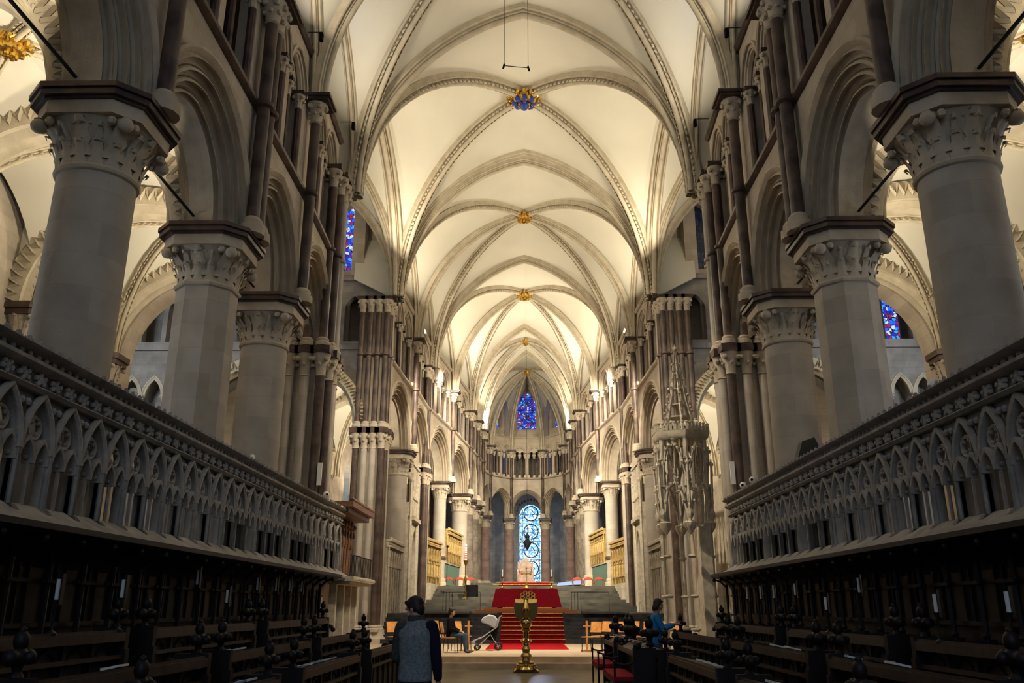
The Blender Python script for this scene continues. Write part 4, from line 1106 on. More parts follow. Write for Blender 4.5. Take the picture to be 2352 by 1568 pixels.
for s in (-1, 1):
    stall_row(s); sd = SIDE[s]
    XC, XB, XA_ = (2.75, 3.6, 4.5) if s < 0 else (2.35, 3.4, 4.3)
    segs = [(6.3, 9.7, 'nearest the camera'), (10.5, 14.3, 'in the middle of the quire'), (15.1, 19.6, 'nearest the lectern')]
    for ya, yb, nm in segs:
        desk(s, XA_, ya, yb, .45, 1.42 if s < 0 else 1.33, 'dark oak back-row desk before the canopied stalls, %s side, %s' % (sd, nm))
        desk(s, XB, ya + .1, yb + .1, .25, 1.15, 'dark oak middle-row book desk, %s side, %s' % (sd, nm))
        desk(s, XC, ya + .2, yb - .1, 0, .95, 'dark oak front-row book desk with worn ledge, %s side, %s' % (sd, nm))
        bench(s, XC + .5, ya + .2, yb - .1, .25 if XC + .3 > 3.1 else 0, 'low dark bench behind the front-row desk, %s side, %s' % (sd, nm))
        bench(s, XB + .55, ya + .1, yb, .45, 'low dark bench behind the middle-row desk, %s side, %s' % (sd, nm))
# small desks and red seated benches by the lectern, right side
def red_bench(x, ya, yb, label):
    t = thing('red_seated_bench', label, 'bench', (x, (ya + yb) / 2, 0)); L = (yb - ya) / 2
    M().box(-.2, .2, -L, L, .44, .5).build('seat_pad', 'redseat', t)
    M().box(-.2, .2, -L, L, .38, .44).build('seat_frame', 'oak', t)
    for sy in (-1, 1):
        for sx in (-1, 1):
            m = M(); m.tube([(sx * .18, sy * (L - .04), 0), (sx * .18, sy * (L - .04), .74 if sx < 0 else .95)], .02, 6); m.ball((sx * .18, sy * (L - .04), .74 if sx < 0 else .95), .03, 6); m.build('leg', 'oak', t)
        M().tube([(-.18, sy * (L - .04), .72), (0, sy * (L - .04), .69), (.18, sy * (L - .04), .73)], .02, 6).build('armrest', 'oak', t)
red_bench(1.72, 19.2, 20.9, 'dark framed bench with a red seat, the one nearer the lectern, right side')
red_bench(1.72, 15.7, 17.9, 'dark framed bench with a red seat, the one nearer the camera, right side')
for i, (ya, yb, nm) in enumerate([(19.0, 21.3, 'nearest the lectern'), (15.6, 18.2, 'second from the lectern')]):
    t = thing('music_desk', 'low dark desk holding red and white books, %s' % nm, 'desk', (2.05, (ya + yb) / 2, 0)); L = (yb - ya) / 2
    m = M(); m.box(-.03, .03, -L, L, 0, .9); m.build('panel', 'oak', t)
    m = M(); m.plate([(-.16, -L, .9), (.16, -L, 1.02), (.16, L, 1.02), (-.16, L, .9)], (0, 0, -1), .03); m.box(-.19, -.15, -L, L, .84, .93); m.build('ledge', 'oaktop', t)
    for sg in (-1, 1):
        m = M(); m.box(-.2, .2, sg * L - .04, sg * L + .04, 0, .98); m.ball((-.12, sg * L, 1.0), .07, 8); poppyhead(m, .1, sg * L, 1.0, 1.1); m.build('desk_end', 'oak', t)
    for k in range(7):
        y = (ya + yb) / 2 - L + .25 + k * (2 * L - .5) / 6
        b = M(); b.box(-.05, .05, -.06, .06, 0, .035); o = b.build('hymn_book', 'redseat' if k % 2 else 'paper', loc=(2.1, y, 1.01), rz=.1 * (k % 3)); tag(o, '%s hymn book standing on the low desk %s, %s along' % ('red' if k % 2 else 'white', nm, NUM(k)), 'book', 'hymn books on the low desks')
# books and papers on the ledges
def sheet(x, y, z, label, mat='paper', w=.16, l=.22, rz=0, tilt=0):
    m = M(); m.box(-w / 2, w / 2, -l / 2, l / 2, 0, .02); m.box(-w / 2, -w / 2 + .01, -l / 2, l / 2, .02, .024)
    o = m.build('service_book', mat, loc=(x, y, z)); o.rotation_euler = (0, tilt, rz); tag(o, label, 'book', 'books left on the desks')
k = 0
for s, X, zt, ys_, nm in ((-1, 2.75, .95, [8.9, 9.25, 10.9, 11.3, 11.65, 12.0, 12.35, 12.7, 13.1], 'front-row'), (-1, 3.6, 1.15, [8.1, 10.9, 11.5], 'middle-row'), (1, 3.4, 1.15, [8.6, 10.0 - .2, 11.9, 12.6], 'middle-row'), (1, 2.35, .95, [8.3, 9.0, 11.0, 11.5, 12.1, 12.6], 'front-row')):
    for i, y in enumerate(ys_):
        bl = s < 0 and nm == 'front-row' and i % 3 != 1
        sheet(s * (X + .12), y, zt - .025, '%s service book lying on the %s %s desk, %s from the camera' % ('blue' if bl else 'white', SIDE[s], nm, NUM(i)), 'paperb' if bl else 'paper', tilt=s * .21 )
# candle lamps with glass shades on the stalls
def desk_lamp(x, y, z0, z1, z2, label):
    t = thing('stall_candle_lamp', label, 'lamp', (x, y, z0))
    m = M(); m.lathe([(.05, 0), (.05, .02), (.012, .05), (.01, z1 - z0 - .04), (.035, z1 - z0)], 10); m.build('stem', 'iron', t)
    M().lathe([(.019, z1 - z0), (.019, z2 - z0)], 10).build('candle', 'paper', t)
    m = M(); m.box(.04, .05, -.03, .03, z1 - z0 - .05, z2 - z0 + .05); m.build('reflector', 'iron', t)
from_px = []
def unproj(px, py, X):
    P_ = radians(17.5); ps = math.atan(32 / 1936 * cos(P_)); c, sn = cos(ps), sin(ps)
    fw = V((-sn * cos(P_), c * cos(P_), sin(P_))); rt = V((c, sn, 0)); up = rt.cross(fw)
    d = fw + rt * ((px - 1176) / 1936) - up * ((py - 784) / 1936)
    return V((0, 0, 1.65)) + d * (X / d.x)
for i, (px, py, h, X) in enumerate([(129, 1353, 48, -4.42), (279, 1351, 42, -4.42), (452, 1325, 34, -4.95), (520, 1369, 30, -4.42), (590, 1340, 30, -4.95), (633, 1342, 30, -4.95), (664, 1344, 28, -4.95), (692, 1345, 27, -4.95),
                                    (1717, 1361, 28, 4.9), (1748, 1360, 29, 4.9), (1778, 1358, 30, 4.9), (1827, 1353, 27, 4.9), (1898, 1385, 29, 4.22), (1974, 1343, 34, 4.9), (2151, 1385, 42, 4.22), (2318, 1382, 48, 4.22)]):
    a = unproj(px, py + h / 2, X); b = unproj(px, py - h / 2, X)
    zb = 1.40 if X == -4.42 else 1.30 if X == 4.22 else .87
    desk_lamp(a.x, a.y, min(zb, a.z - .1), a.z, b.z, 'white candle lamp on the %s stalls, %s from the camera end' % ('left' if X < 0 else 'right', NUM(i if X < 0 else 15 - i)))
# ------------------------------------------------------------------ tie rods and small fittings
for s in (-1, 1):
    for a, b, nm in (('p0', 'p1', 'outermost bay'), ('p1', 'p2', 'bay past the nearest round pier'), ('p2', 'p3', 'bay past the octagonal pier'), ('p3', 'p4', 'bay before the crossing')):
        o = M().tube([(s * 6.35, PT[a][1] + .3, 8.82), (s * 6.35, PT[b][1] - .3, 8.82)], .028, 6).build('tie_rod', 'iron'); tag(o, 'thin iron tie rod spanning the %s arcade, %s' % (SIDE[s], nm), 'rod')
    for a, nm in (('p3', 'second round pier'), ('p4', 'crossing pier'), ('p2', 'octagonal pier')):
        y = PT[a][1]; t = thing('floodlight', 'small black floodlight on an arm, %s side, high above the %s' % (SIDE[s], nm), 'floodlight', (s * 5.6, y - .9, 15.75))
        M().tube([(0, 0, 0), (-s * .42, 0, 0), (-s * .42, 0, -.08)], .012, 5).build('arm', 'iron', t)
        m = M(); m.box(-.045, .045, -.06, .06, -.14, .08); o = m.build('lamp_housing', 'black', t, loc=(-s * .42, 0, -.12)); 
t = thing('microphone_bar', 'thin bar with two black microphones hanging on wires below the vault', 'microphone', (-.2, 20, 15.95))
M().tube([(-.34, 0, .03), (.34, 0, -.05)], .012, 5).build('bar', 'iron', t)
for x, z in ((-.33, .03), (.33, -.05)):
    M().tube([(x, 0, z), (x, 0, 5.6)], .006, 4).build('wire', 'iron', t)
    M().tube([(x, 0, z + .04), (x + .03 * (1 if x > 0 else -1), -.05, z - .12)], .03, 7).build('microphone', 'black', t)
def cctv(x, y, z, rz, label):
    t = thing('security_camera', label, 'camera', (x, y, z), rz)
    M().tube([(0, 0, 0), (0, 0, .09)], .03, 8).build('bracket', 'white', t)
    m = M(); m.ball((0, 0, .15), .085, 14); m.build('housing', 'white', t)
    M().ball((0, -.07, .15), .035, 10).build('lens', 'black', t)
cctv(-5.25, 22.3, 4.33, .6, 'white dome camera on the end of the left tracery screen')
cctv(5.3, 19.8, 4.33, -.5, 'white dome camera on the right tracery screen, nearer the camera end'); cctv(5.3, 20.7, 4.33, -.5, 'beige dome camera on the right tracery screen, nearer the crossing')
m = M(); m.plate([(0, 0, 0), (.5, 0, .1), (.36, 0, .42), (.12, 0, .34)], (0, 1, 0), .25); o = m.build('uplighter', 'step', loc=(5.2, 16.1, 4.35)); tag(o, 'grey wedge shaped uplighter on top of the right tracery screen', 'lamp')
for s, y in ((-1, 11.0), (-1, 16.2), (1, 10.7)):
    o = M().ball((0, 0, .07), .08, 8, sx=.8).build('sensor', 'white', loc=(s * 5.3, y, 4.34)); tag(o, 'small white lamp on the %s screen ledge, %s' % (SIDE[s], 'by the nearest pier' if y < 12 else 'by the second round pier'), 'lamp')
for s in (-1, 1):
    m = M(); m.box(-.06, .06, -.02, .02, 0, .6); o = m.build('notice_panel', 'white', loc=(s * 5.5, 22.46, 4.75)); tag(o, 'narrow white panel fixed to the shafts of the %s crossing pier' % SIDE[s], 'panel')

# ------------------------------------------------------------------ brass lectern
t = thing('eagle_lectern', 'tall polished brass lectern with a globe and spread eagle in the centre of the floor', 'lectern', (0, 24.3, 0))
t.scale = (1, 1, .87)
M().lathe([(.30, .03), (.33, .08), (.29, .13), (.27, .17), (.29, .2), (.22, .24), (.23, .28), (.13, .33), (.115, .40), (.15, .45), (.14, .49), (.09, .55), (.10, .60), (.125, .66), (.08, .74), (.09, .78), (.08, .83), (.14, .88), (.15, .92), (.08, .98), (.075, 1.16), (.12, 1.21), (.13, 1.25), (.09, 1.28)], 28).build('stem', 'brass', t)
M().ball((0, 0, 1.42), .165, 24).build('globe', 'brass', t)
for k in range(4):
    a = pi / 4 + k * pi / 2; m = M(); c, q = cos(a), sin(a)
    m.tube([(.24 * c, .24 * q, .12), (.34 * c, .34 * q, .11), (.42 * c, .42 * q, .05)], [.05, .05, .04], 8); m.ball((.44 * c, .44 * q, .035), .045, 8); m.ball((.36 * c, .36 * q, .15), .035, 8); m.build('lion_foot', 'brass', t)
m = M()
m.tube([(0, 0, 1.56), (0, -.02, 1.7), (0, -.04, 1.85), (0, .0, 2.0), (0, .05, 2.1)], [.07, .13, .14, .08, .06], 14); m.ball((0, .07, 2.13), .07, 10); m.tube([(0, .1, 2.14), (0, .2, 2.1)], [.03, .005], 6)
m.tube([(0, 0, 2.16), (0, 0, 2.3)], [.03, .008], 6)
for sg in (-1, 1):
    m.add([(sg * .08, .02, 2.0), (sg * .3, -.04, 2.06), (sg * .33, -.06, 1.9), (sg * .28, -.05, 1.6), (sg * .16, -.02, 1.5), (sg * .06, 0, 1.62), (sg * .08, -.06, 2.0), (sg * .3, -.12, 2.04), (sg * .33, -.13, 1.9), (sg * .28, -.12, 1.6), (sg * .16, -.1, 1.5), (sg * .06, -.1, 1.62)],
          [(0, 1, 2, 3, 4, 5), (11, 10, 9, 8, 7, 6)] + [(i, (i + 1) % 6, 6 + (i + 1) % 6, 6 + i) for i in range(6)])
m.build('eagle', 'brownbrass' if 'brownbrass' in MT else 'brass', t)
m = M(); m.plate([(-.3, -.02, 1.98), (.3, -.02, 1.98), (.3, .18, 2.1), (-.3, .18, 2.1)], (0, -.5, 1), .05); m.build('book_rest', 'brass', t)

# ------------------------------------------------------------------ carpets, altar
o = M().box(-1.35, 1.42, 29.7, 34.28, .32, .335).build('carpet', 'carpet'); tag(o, 'bright red carpet on the pale floor before the altar steps', 'carpet')
m = M(); g = M()
for i in range(7):
    y = 34.3 + .35 * i; z = .32 + .156 * (i + 1)
    x0, x1 = -1.0, 1.5
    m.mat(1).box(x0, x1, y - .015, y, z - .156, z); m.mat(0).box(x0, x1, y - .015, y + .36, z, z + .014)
    g.box(x0 + .02, x1 + .0, y - .04, y - .015, z - .01, z + .02)
t = thing('stair_carpet', 'red stair carpet with gold rods on the seven dark altar steps', 'carpet')
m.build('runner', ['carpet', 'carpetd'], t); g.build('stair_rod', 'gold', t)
m = M().mat(0)
m.box(-2.25, 2.3, 39.0, 44, ZP, ZP + .12); m.box(-1.9, 1.95, 39.5, 44, ZP + .12, ZP + .2); struct(m, 'floor_altar_step', ['woodgold'])
m = M().box(-1.2, 1.6, 36.8, 39.0, ZP, ZP + .02); o = m.build('carpet', 'carpetd'); tag(o, 'dark red carpet between the altar steps and the wooden platform', 'carpet')
ZA = ZP + .2; AX = .03; AY = 41.0; ah = .86
t = thing('altar', 'altar table under a deep red cloth at the top of the red steps', 'altar', (AX, AY, ZA))
M().box(-1.35, 1.35, -.4, .4, 0, ah - .02).build('table', 'oak', t)
m = M(); N_ = 60
def rip(u, z): return .035 * sin(u * 23) * (1 - z)
top = []; P_ = []
per = [(-1.42, -.45), (1.42, -.45), (1.42, .45), (-1.42, .45)]
pts = []
for (a, b) in zip(per, per[1:] + per[:1]):
    n = 40 if abs(a[0] - b[0]) > 1 else 12
    for i in range(n): pts.append(lerp2(a, b, i / n))
n = len(pts); vs = []; fs = []
for j in range(7):
    zz = j / 6
    for i, (x, y) in enumerate(pts):
        cnr = max(0, abs(x) - 1.2) / .22; fl = (1 - zz) * (.05 + .14 * cnr)
        vs.append((x * (1 + fl / 1.42) , y * (1 + fl / .6) + rip(i * .6, zz) * (1 if y < 0 else .5) * cnr * .8, .03 + (ah - .03) * zz))
for j in range(6):
    for i in range(n): fs.append((j * n + i, j * n + (i + 1) % n, (j + 1) * n + (i + 1) % n, (j + 1) * n + i))
fs.append(tuple(6 * n + i for i in range(n))); m.add(vs, fs)
o = m.build('altar_cloth', 'red', loc=(AX, AY, ZA + .005)); tag(o, 'deep crimson velvet cloth draped over the altar', 'cloth')
m = M()   # gold emblem: cross of leafy circles
for cx, cz in ((-.24, 0), (.24, 0), (0, .0), (0, .14), (-.24, .12), (.24, .12), (-.1, -.1), (.1, -.1), (-.12, .2), (.12, .2)):
    m.tube([(cx + .085 * cos(2 * pi * i / 12), 0, cz + .085 * sin(2 * pi * i / 12)) for i in range(13)], .02, 5, cap=False)
    for k in range(4): m.ball((cx + .05 * cos(k * pi / 2 + .5), 0, cz + .05 * sin(k * pi / 2 + .5)), .02, 5)
e_ = m.build('emblem', 'gold', o, loc=(.06, -.52, .46))
m = M(); m.box(-1.1, 1.15, -.62, -.5, 0, .05); o = m.build('kneeler', 'gold', loc=(AX, AY, ZA)); tag(o, 'long gilt trimmed kneeler along the foot of the altar cloth', 'kneeler')
def candlestick(x, y, z, h, hc, label, k=1.0, striped=False):
    t = thing('candlestick', label, 'candlestick', (x, y, z))
    m = M(); m.lathe([(.13 * k, 0), (.13 * k, .03), (.06 * k, .08), (.035 * k, .14), (.05 * k, .2 * k), (.02 * k, h * .35), (.04 * k, h * .45), (.05 * k, h * .5), (.02 * k, h * .6), (.02 * k, h * .85), (.07 * k, h * .95), (.08 * k, h)], 14); m.build('stand', 'brass', t)
    cd = M().lathe([(.035 * k, h), (.035 * k, h + hc)], 12).build('candle', 'white', t)
    if striped:
        m = M()
        for q in range(8): m.lathe([(.037 * k, h + .05 + hc * q * .11), (.037 * k, h + .05 + hc * (q * .11 + .05))], 12)
        m.build('painted_bands', 'orange', cd)
candlestick(-1.1, AY, ZA + ah, .55, .32, 'brass candlestick with a white candle, left end of the altar', .9)
candlestick(1.2, AY, ZA + ah, .55, .32, 'brass candlestick with a white candle, right end of the altar', .9)
t = thing('altar_cross', 'small gilt cross standing in the middle of the altar', 'cross', (.03, AY, ZA + ah))
m = M(); m.lathe([(.16, 0), (.16, .03), (.08, .1), (.04, .2), (.05, .28), (.02, .34)], 14); m.build('foot', 'gold', t)
m = M(); m.box(-.025, .025, -.02, .02, .33, .95); m.box(-.2, .2, -.02, .02, .66, .71); [m.ball(p, .045, 8) for p in ((-.2, 0, .685), (.2, 0, .685), (0, 0, .95), (0, 0, .685))]; m.build('cross', 'gold', t)
candlestick(-3.25, 47.1, 2.04, 2.05, .85, 'tall brass stand with the painted paschal candle on the broad stairs', 1.7, True)
m = M(); m.prism([(-.35, -.25), (.3, -.25), (.38, .25), (-.3, .25)], 0, .62); o = m.build('loudspeaker', 'black', loc=(-3.0, 47.6 + .3, 2.2)); tag(o, 'black loudspeaker box beside the paschal candle stand', 'loudspeaker')
# red steps to the chair and the stone chair
m = M().mat(0); m.box(-1.6, 1.5, 51.0, 51.6, 2.82, 2.95); m.box(-1.5, 1.4, 51.6, 54.8, 2.82, 3.08); g_ = M().box(-1.9, 1.8, 50.95, 51.0, 2.9, 2.95); g_.box(-1.75, 1.65, 51.55, 51.6, 3.04, 3.09)
t = thing('dais', 'red carpeted dais with gold edging under the stone chair', 'dais'); m.build('carpet', 'carpet', t); g_.build('edging', 'gold', t)
t = thing('stone_chair', 'high-backed grey marble chair on the red dais in front of the tall window', 'chair', (-.02, 54, 3.08))
m = M(); m.prism([(-.5, -.3), (.5, -.3), (.5, .35), (-.5, .35)], 0, .5); m.build('seat', 'chairstone', t)
m = M(); P0 = [(-.48, 0), (.48, 0), (.48, 1.3), (.36, 1.22), (.22, 1.32), (.12, 1.5), (-.12, 1.5), (-.22, 1.32), (-.36, 1.22), (-.48, 1.3)]
m.plate([(x, .35, z) for x, z in P0], (0, 1, 0), .14); m.box(-.36, -.03, .32, .35, .7, 1.05); m.box(.03, .36, .32, .35, .7, 1.05); m.build('backrest', 'chairstone', t)
for sg in (-1, 1): M().plate([(sg * .5, -.3, .5), (sg * .5, -.3, .72), (sg * .5, -.15, .8), (sg * .5, .35, .85), (sg * .5, .35, .5)], (-sg, 0, 0), .12).build('armrest', 'chairstone', t)
M().box(-.36, 0, -.15, .25, .5, .58).build('cushion', 'orange', t)
# hanging lamp
t = thing('hanging_lamp', 'dark hanging sanctuary lamp in front of the tall blue window', 'lamp', (.12, 62, 0))
M().tube([(0, 0, 6.7), (0, 0, 21.0)], .012, 4).build('chain', 'iron', t)
m = M(); m.lathe([(.02, 5.55), (.12, 5.7), (.26, 5.95), (.3, 6.1), (.22, 6.2), (.1, 6.35), (.2, 6.5), (.08, 6.65), (.02, 6.8)], 14)
for k in range(4): a = k * pi / 2; m.tube([(.28 * cos(a), .28 * sin(a), 6.05), (.45 * cos(a), .45 * sin(a), 6.3), (.3 * cos(a), .3 * sin(a), 6.7), (0, 0, 7.1)], .015, 5); m.ball((.45 * cos(a), .45 * sin(a), 6.3), .05, 6)
m.build('bowl', 'iron', t)
# stools with red tops
def stool(x, y, z, label):
    t = thing('stool', label, 'stool', (x, y, z)); m = M(); m.prism(oct_poly(.24, .06), .42, .5); m.ball((0, 0, .5), .22, 12, sz=.3); m.build('seat_cushion', 'orange', t); m = M()
    for sx in (-1, 1):
        for sy in (-1, 1): M().tube([(sx * .24, sy * .16, .42), (sx * .28, sy * .2, .3), (sx * .24, sy * .18, .12), (sx * .27, sy * .2, 0)], [.045, .04, .03, .035], 6).build('leg', 'brownoak', t)
for i, x in enumerate((-4.0, -3.72 + .36, -4.35 + .35 - .65)): stool(x, 52.6 + .25 * (i % 2), 2.82, 'red topped stool by the left bright pier, %s' % ['middle of its group', 'innermost of its group', 'outermost of its group'][i])
for i, x in enumerate((3.75, 3.1, 4.4)): stool(x, 52.6 + .25 * (i % 2), 2.82, 'red topped stool by the right bright pier, %s' % ['middle of its group', 'innermost of its group', 'outermost of its group'][i])
t = thing('microphone_stand', 'thin black microphone stand beside the left bright column', 'stand', (-4.6, 50.9, 2.82)); M().tube([(0, 0, 0), (0, 0, 2.2)], .025, 6).build('pole', 'iron', t); M().lathe([(.25, 0), (.25, .03), (.03, .06)], 10).build('base', 'iron', t); M().ball((0, 0, 2.25), .08, 8).build('microphone', 'black', t)
t = thing('prayer_desk', 'pale blue covered low desk right of the stone chair', 'desk', (2.9, 56.5, 2.82)); m = M(); m.plate([(-.9, -.3, .15), (.9, -.3, .25), (1.0, .4, .5), (-.8, .4, .3)], (0, 0, 1), .05); m.build('cover', 'paperb', t); M().box(-.8, .9, -.2, .35, 0, .2).build('base', 'oak', t)

# ------------------------------------------------------------------ presbytery side screens
def wall_panel(s, Y0, Y1, X0, X1, z0, z1, mat, label, n, name='stone_screen', statue=False, back='pale'):
    """low screen between the piers with a crested cornice and a row of niches facing the middle"""
    t = thing(name, label, 'screen'); d = -s
    P0 = V((s * X0, Y0, 0)); P1 = V((s * X1, Y1, 0)); u = (P1 - P0).normalized(); w = V((u.y, -u.x, 0)); w = w if w.x * s < 0 else -w
    L = (P1 - P0).length; Z = V((0, 0, 1))
    def bx(m, a, b, t0, t1, za, zb):
        pts = [P0 + u * a + w * t0, P0 + u * b + w * t0, P0 + u * b + w * t1, P0 + u * a + w * t1]
        m.add([p + Z * za for p in pts] + [p + Z * zb for p in pts], [(0, 3, 2, 1), (4, 5, 6, 7), (0, 1, 5, 4), (1, 2, 6, 5), (2, 3, 7, 6), (3, 0, 4, 7)])
    m = M(); bx(m, 0, L, -.2, 0, z0, z1 - .3); m.build('back_wall', back, t)
    m = M(); bx(m, -.02, L + .02, -.2, .16, z1 - .35, z1 - .27); bx(m, 0, L, -.2, .06, z1 - .27, z1 - .12); bx(m, -.02, L + .02, -.2, .2, z1 - .12, z1 - .02)
    for i in range(int(L / .14)): p = P0 + u * (.07 + i * .14) + w * .1; m.ball((p.x, p.y, z1 + .02), .045, 5); p = P0 + u * (.07 + i * .14) + w * .1; m.ball((p.x, p.y, z1 - .2), .05, 5)
    m.build('cornice', mat, t)
    h = z1 - .35 - z0; st = L / n
    for i in range(n):
        c = st * (i + .5); m = M(); a = P0 + u * (c - st / 2 + .04) + w * .04; b = P0 + u * (c + st / 2 - .04) + w * .04
        pth = arch_path((a.x, a.y), (b.x, b.y), z0 + h * .72, h * .22, 6)
        m.sweep(pth, [(-.03, -.05), (.03, -.05), (.04, .05), (-.03, .06)], closed=True)
        for e in (-st / 2, st / 2): p = P0 + u * (c + e) + w * .06; m.tube([(p.x, p.y, z0), (p.x, p.y, z0 + h)], .035, 6); m.ball((p.x, p.y, z0 + h * .72), .055, 6)
        p = P0 + u * c + w * .06; m.tube([(p.x, p.y, z0 + (h * .05)), (p.x, p.y, z0 + h * (.4 if statue else .7))], .022, 5)
        m.build('niche', mat, t)
        if statue:
            m = M(); m.lathe([(.09, 0), (.1, .1), (.08, .35), (.1, .5), (.05, .58)], 8, c=(p.x, p.y, z0 + h * .42)); m.ball((p.x, p.y, z0 + h * .42 + .66), .06, 8); m.lathe([(.12, -.08), (.14, 0)], 6, c=(p.x, p.y, z0 + h * .42)); m.build('statuette', mat, t)
    return t
for s in (-1, 1):
    H_S = HAND[s]
    wall_panel(s, 36.0, 39.9, 5.75, 5.75, 1.3, 4.4, 'pale', 'carved pale stone screen between the crossing pier and the cream round pier, %s' % H_S, 6)
    m = M(); m.box(s * 5.72, s * 6.3, 35.6, 39.9, 0, 1.5); struct(m, 'wall_screen_base', 'ashlar')
    wall_panel(s, 47.2, 51.5, 5.55, 5.1, 2.2, 5.3, 'goldstone', 'gilded niche screen with statuettes beside the broad stairs, %s' % H_S, 6, statue=True, back='goldstone')
    wall_panel(s, 52.9, 58.3, 4.85, 4.4, 4.25, 6.3, 'goldstone', 'gilded arcaded parapet between the bright piers, %s' % H_S, 8, statue=True, back='goldstone')
    m = M(); m.plate([(s * 4.9, 52.8, 2.82), (s * 4.45, 58.4, 2.82), (s * 4.45, 58.4, 4.2), (s * 4.9, 52.8, 4.2)], (s, 0, 0), .2); o = m.build('green_hanging', 'green'); tag(o, 'plain green hanging below the gilded parapet, %s' % H_S, 'hanging')
    m = M(); m.plate([(s * 4.84, 52.8, 4.2), (s * 4.4, 58.4, 4.2), (s * 4.4, 58.4, 4.3), (s * 4.84, 52.8, 4.3)], (s, 0, 0), .3); struct(m, 'trim_ledge', 'pale')
    m = M(); m.box(s * 5.1, s * 5.6, 46.9, 52, 1.3, 2.9); struct(m, 'wall_stair_side', 'pale')
    # tall tomb doorway between the round pier and the brown compound pier
    t = thing('tomb_doorway', 'tall carved stone tomb front with pointed arch and tabernacle, %s' % H_S, 'tomb', (s * 5.75, 43.2, 0))
    m = M(); arched_wall(m, (0, -1.3), (0, 1.3), ZP - .3, 6.6, -.25, .05, [(1.3, .7, ZP - .3, 4.1, 1.1)], (-s, 0)); m.build('front', 'pale', t)
    m = M(); m.sweep(arch_path((-s * .08, -.8), (-s * .08, .8), 4.1, 1.3, 8, 2.2), [(-.05, -.06), (.08, -.06), (.08, .08), (-.05, .08)], closed=True)
    for y in (-1.25, 1.25): m.tube([(-s * .1, y, ZP - .3), (-s * .1, y, 7.6)], .09, 6); m.ball((-s * .1, y, 7.7), .12, 6)
    m.build('arch_moulding', 'pale', t)
    m = M()
    for i in range(5):
        y = -1 + .5 * i; m.tube([(-s * .1, y, 5.9), (-s * .1, y, 8.5)], .05, 5); m.sweep(arch_path((-s * .1, y - .25), (-s * .1, y + .25), 8.0, .4, 5), [(-.03, -.04), (.03, -.04), (.03, .04), (-.03, .04)], closed=True); m.ball((-s * .1, y, 8.6), .09, 6); m.ball((-s * .12, y, 7.0), .14, 6, sz=1.6)
    m.box(min(0, -s * .3), max(0, -s * .3), -1.3, 1.3, 5.75, 5.95); m.box(min(0, -s * .2), max(0, -s * .2), -1.3, 1.3, 8.45, 8.6)
    m.build('tabernacle', 'pale', t)

# ------------------------------------------------------------------ bishop's throne (right) and carved gallery (left)
t = thing('bishops_throne', 'tall pinnacled stone throne canopy with crocketed spire beside the near right compound pier', 'throne', (4.75, 25.6, 0))
R8 = [(.74 * cos(pi / 6 + k * pi / 3), .74 * sin(pi / 6 + k * pi / 3)) for k in range(6)]
for k, (x, y) in enumerate(R8):
    m = M(); m.tube([(x, y, 0 if k in (0, 1, 2, 5) else 3.9), (x, y, 6.6)], .07, 8)
    for z in (1.0, 1.9, 3.0, 3.9, 5.0, 5.8): m.lathe([(.08, z), (.13, z + .05), (.08, z + .1)], 8, c=(x, y, 0))
    for q in (.85, 1.12): m.tube([(x * q, y * q, 4.0), (x * q * 1.1, y * q * 1.1, 4.6 + q), (x * q * 1.08, y * q * 1.08, 5.3 + q * .5)], [.05, .04, .012], 6); m.ball((x * q * 1.1, y * q * 1.1, 4.7 + q * .9), .07, 6)
    m.lathe([(.02, 3.65), (.16, 3.85), (.2, 4.0), (.1, 4.05)], 8, c=(x, y, 0)); m.ball((x * 1.12, y * 1.12, 4.25), .11, 8, sz=1.5)
    m.build('buttress', 'pale', t)
    x2, y2 = R8[(k + 1) % 6]; A = V((x, y, 4.0)); B = V((x2, y2, 4.0)); o_ = V(((x + x2) / 2, (y + y2) / 2, 0)).normalized()
    m = M()
    for tier, (z0, zt, rr) in enumerate([(4.0, 5.2, .05), (5.15, 6.35, .04)]):
        for P in (A, B):
            mid = (A + B) / 2; pth = []
            for i in range(9):
                u_ = i / 8; hgt = (zt - z0) * (1 - (1 - u_) ** 2.2) if u_ < .6 else (zt - z0) * (.867 + .133 * ((u_ - .6) / .4) ** 2)
                q = P.lerp(mid, u_ ** 1.1); pth.append((q.x + o_.x * .12 * sin(pi * u_), q.y + o_.y * .12 * sin(pi * u_), z0 + hgt))
            m.tube(pth, rr, 6)
            for i in (2, 4, 6): m.ball((pth[i][0] + o_.x * .05, pth[i][1] + o_.y * .05, pth[i][2] + .05), .06, 6)
        mid = (A + B) / 2
        m.tube([(mid.x + o_.x * .03, mid.y + o_.y * .03, zt - .05), (mid.x + o_.x * .03, mid.y + o_.y * .03, zt + .4)], [.05, .02], 6)
        for q in (.1, .22, .34): m.ball((mid.x + o_.x * .03, mid.y + o_.y * .03, zt + q), .075 - q * .1, 7)
    for f in (.25, .5, .75): q = A.lerp(B, f); m.tube([(q.x, q.y, 5.6), (q.x, q.y, 6.6)], .02, 5)
    m.build('ogee_arch', 'pale', t)
def hexring(m, r0, r1, z0, z1):
    m.lathe([(r0, z0), (r1, z1)], 6, rot=pi / 6)
m = M(); m.lathe([(.8, 6.45), (.86, 6.5), (.92, 6.62), (.92, 6.7), (.84, 6.74)], 6, rot=pi / 6)
for k in range(6):
    a = V((*R8[k], 0)) * 1.22; b = V((*R8[(k + 1) % 6], 0)) * 1.22
    for i in range(7): q = a.lerp(b, (i + .5) / 7); m.box(q.x - .035, q.x + .035, q.y - .035, q.y + .035, 6.7, 6.88); m.ball((q.x, q.y, 6.93), .05, 6)
m.build('canopy_cornice', 'pale', t)
m = M()
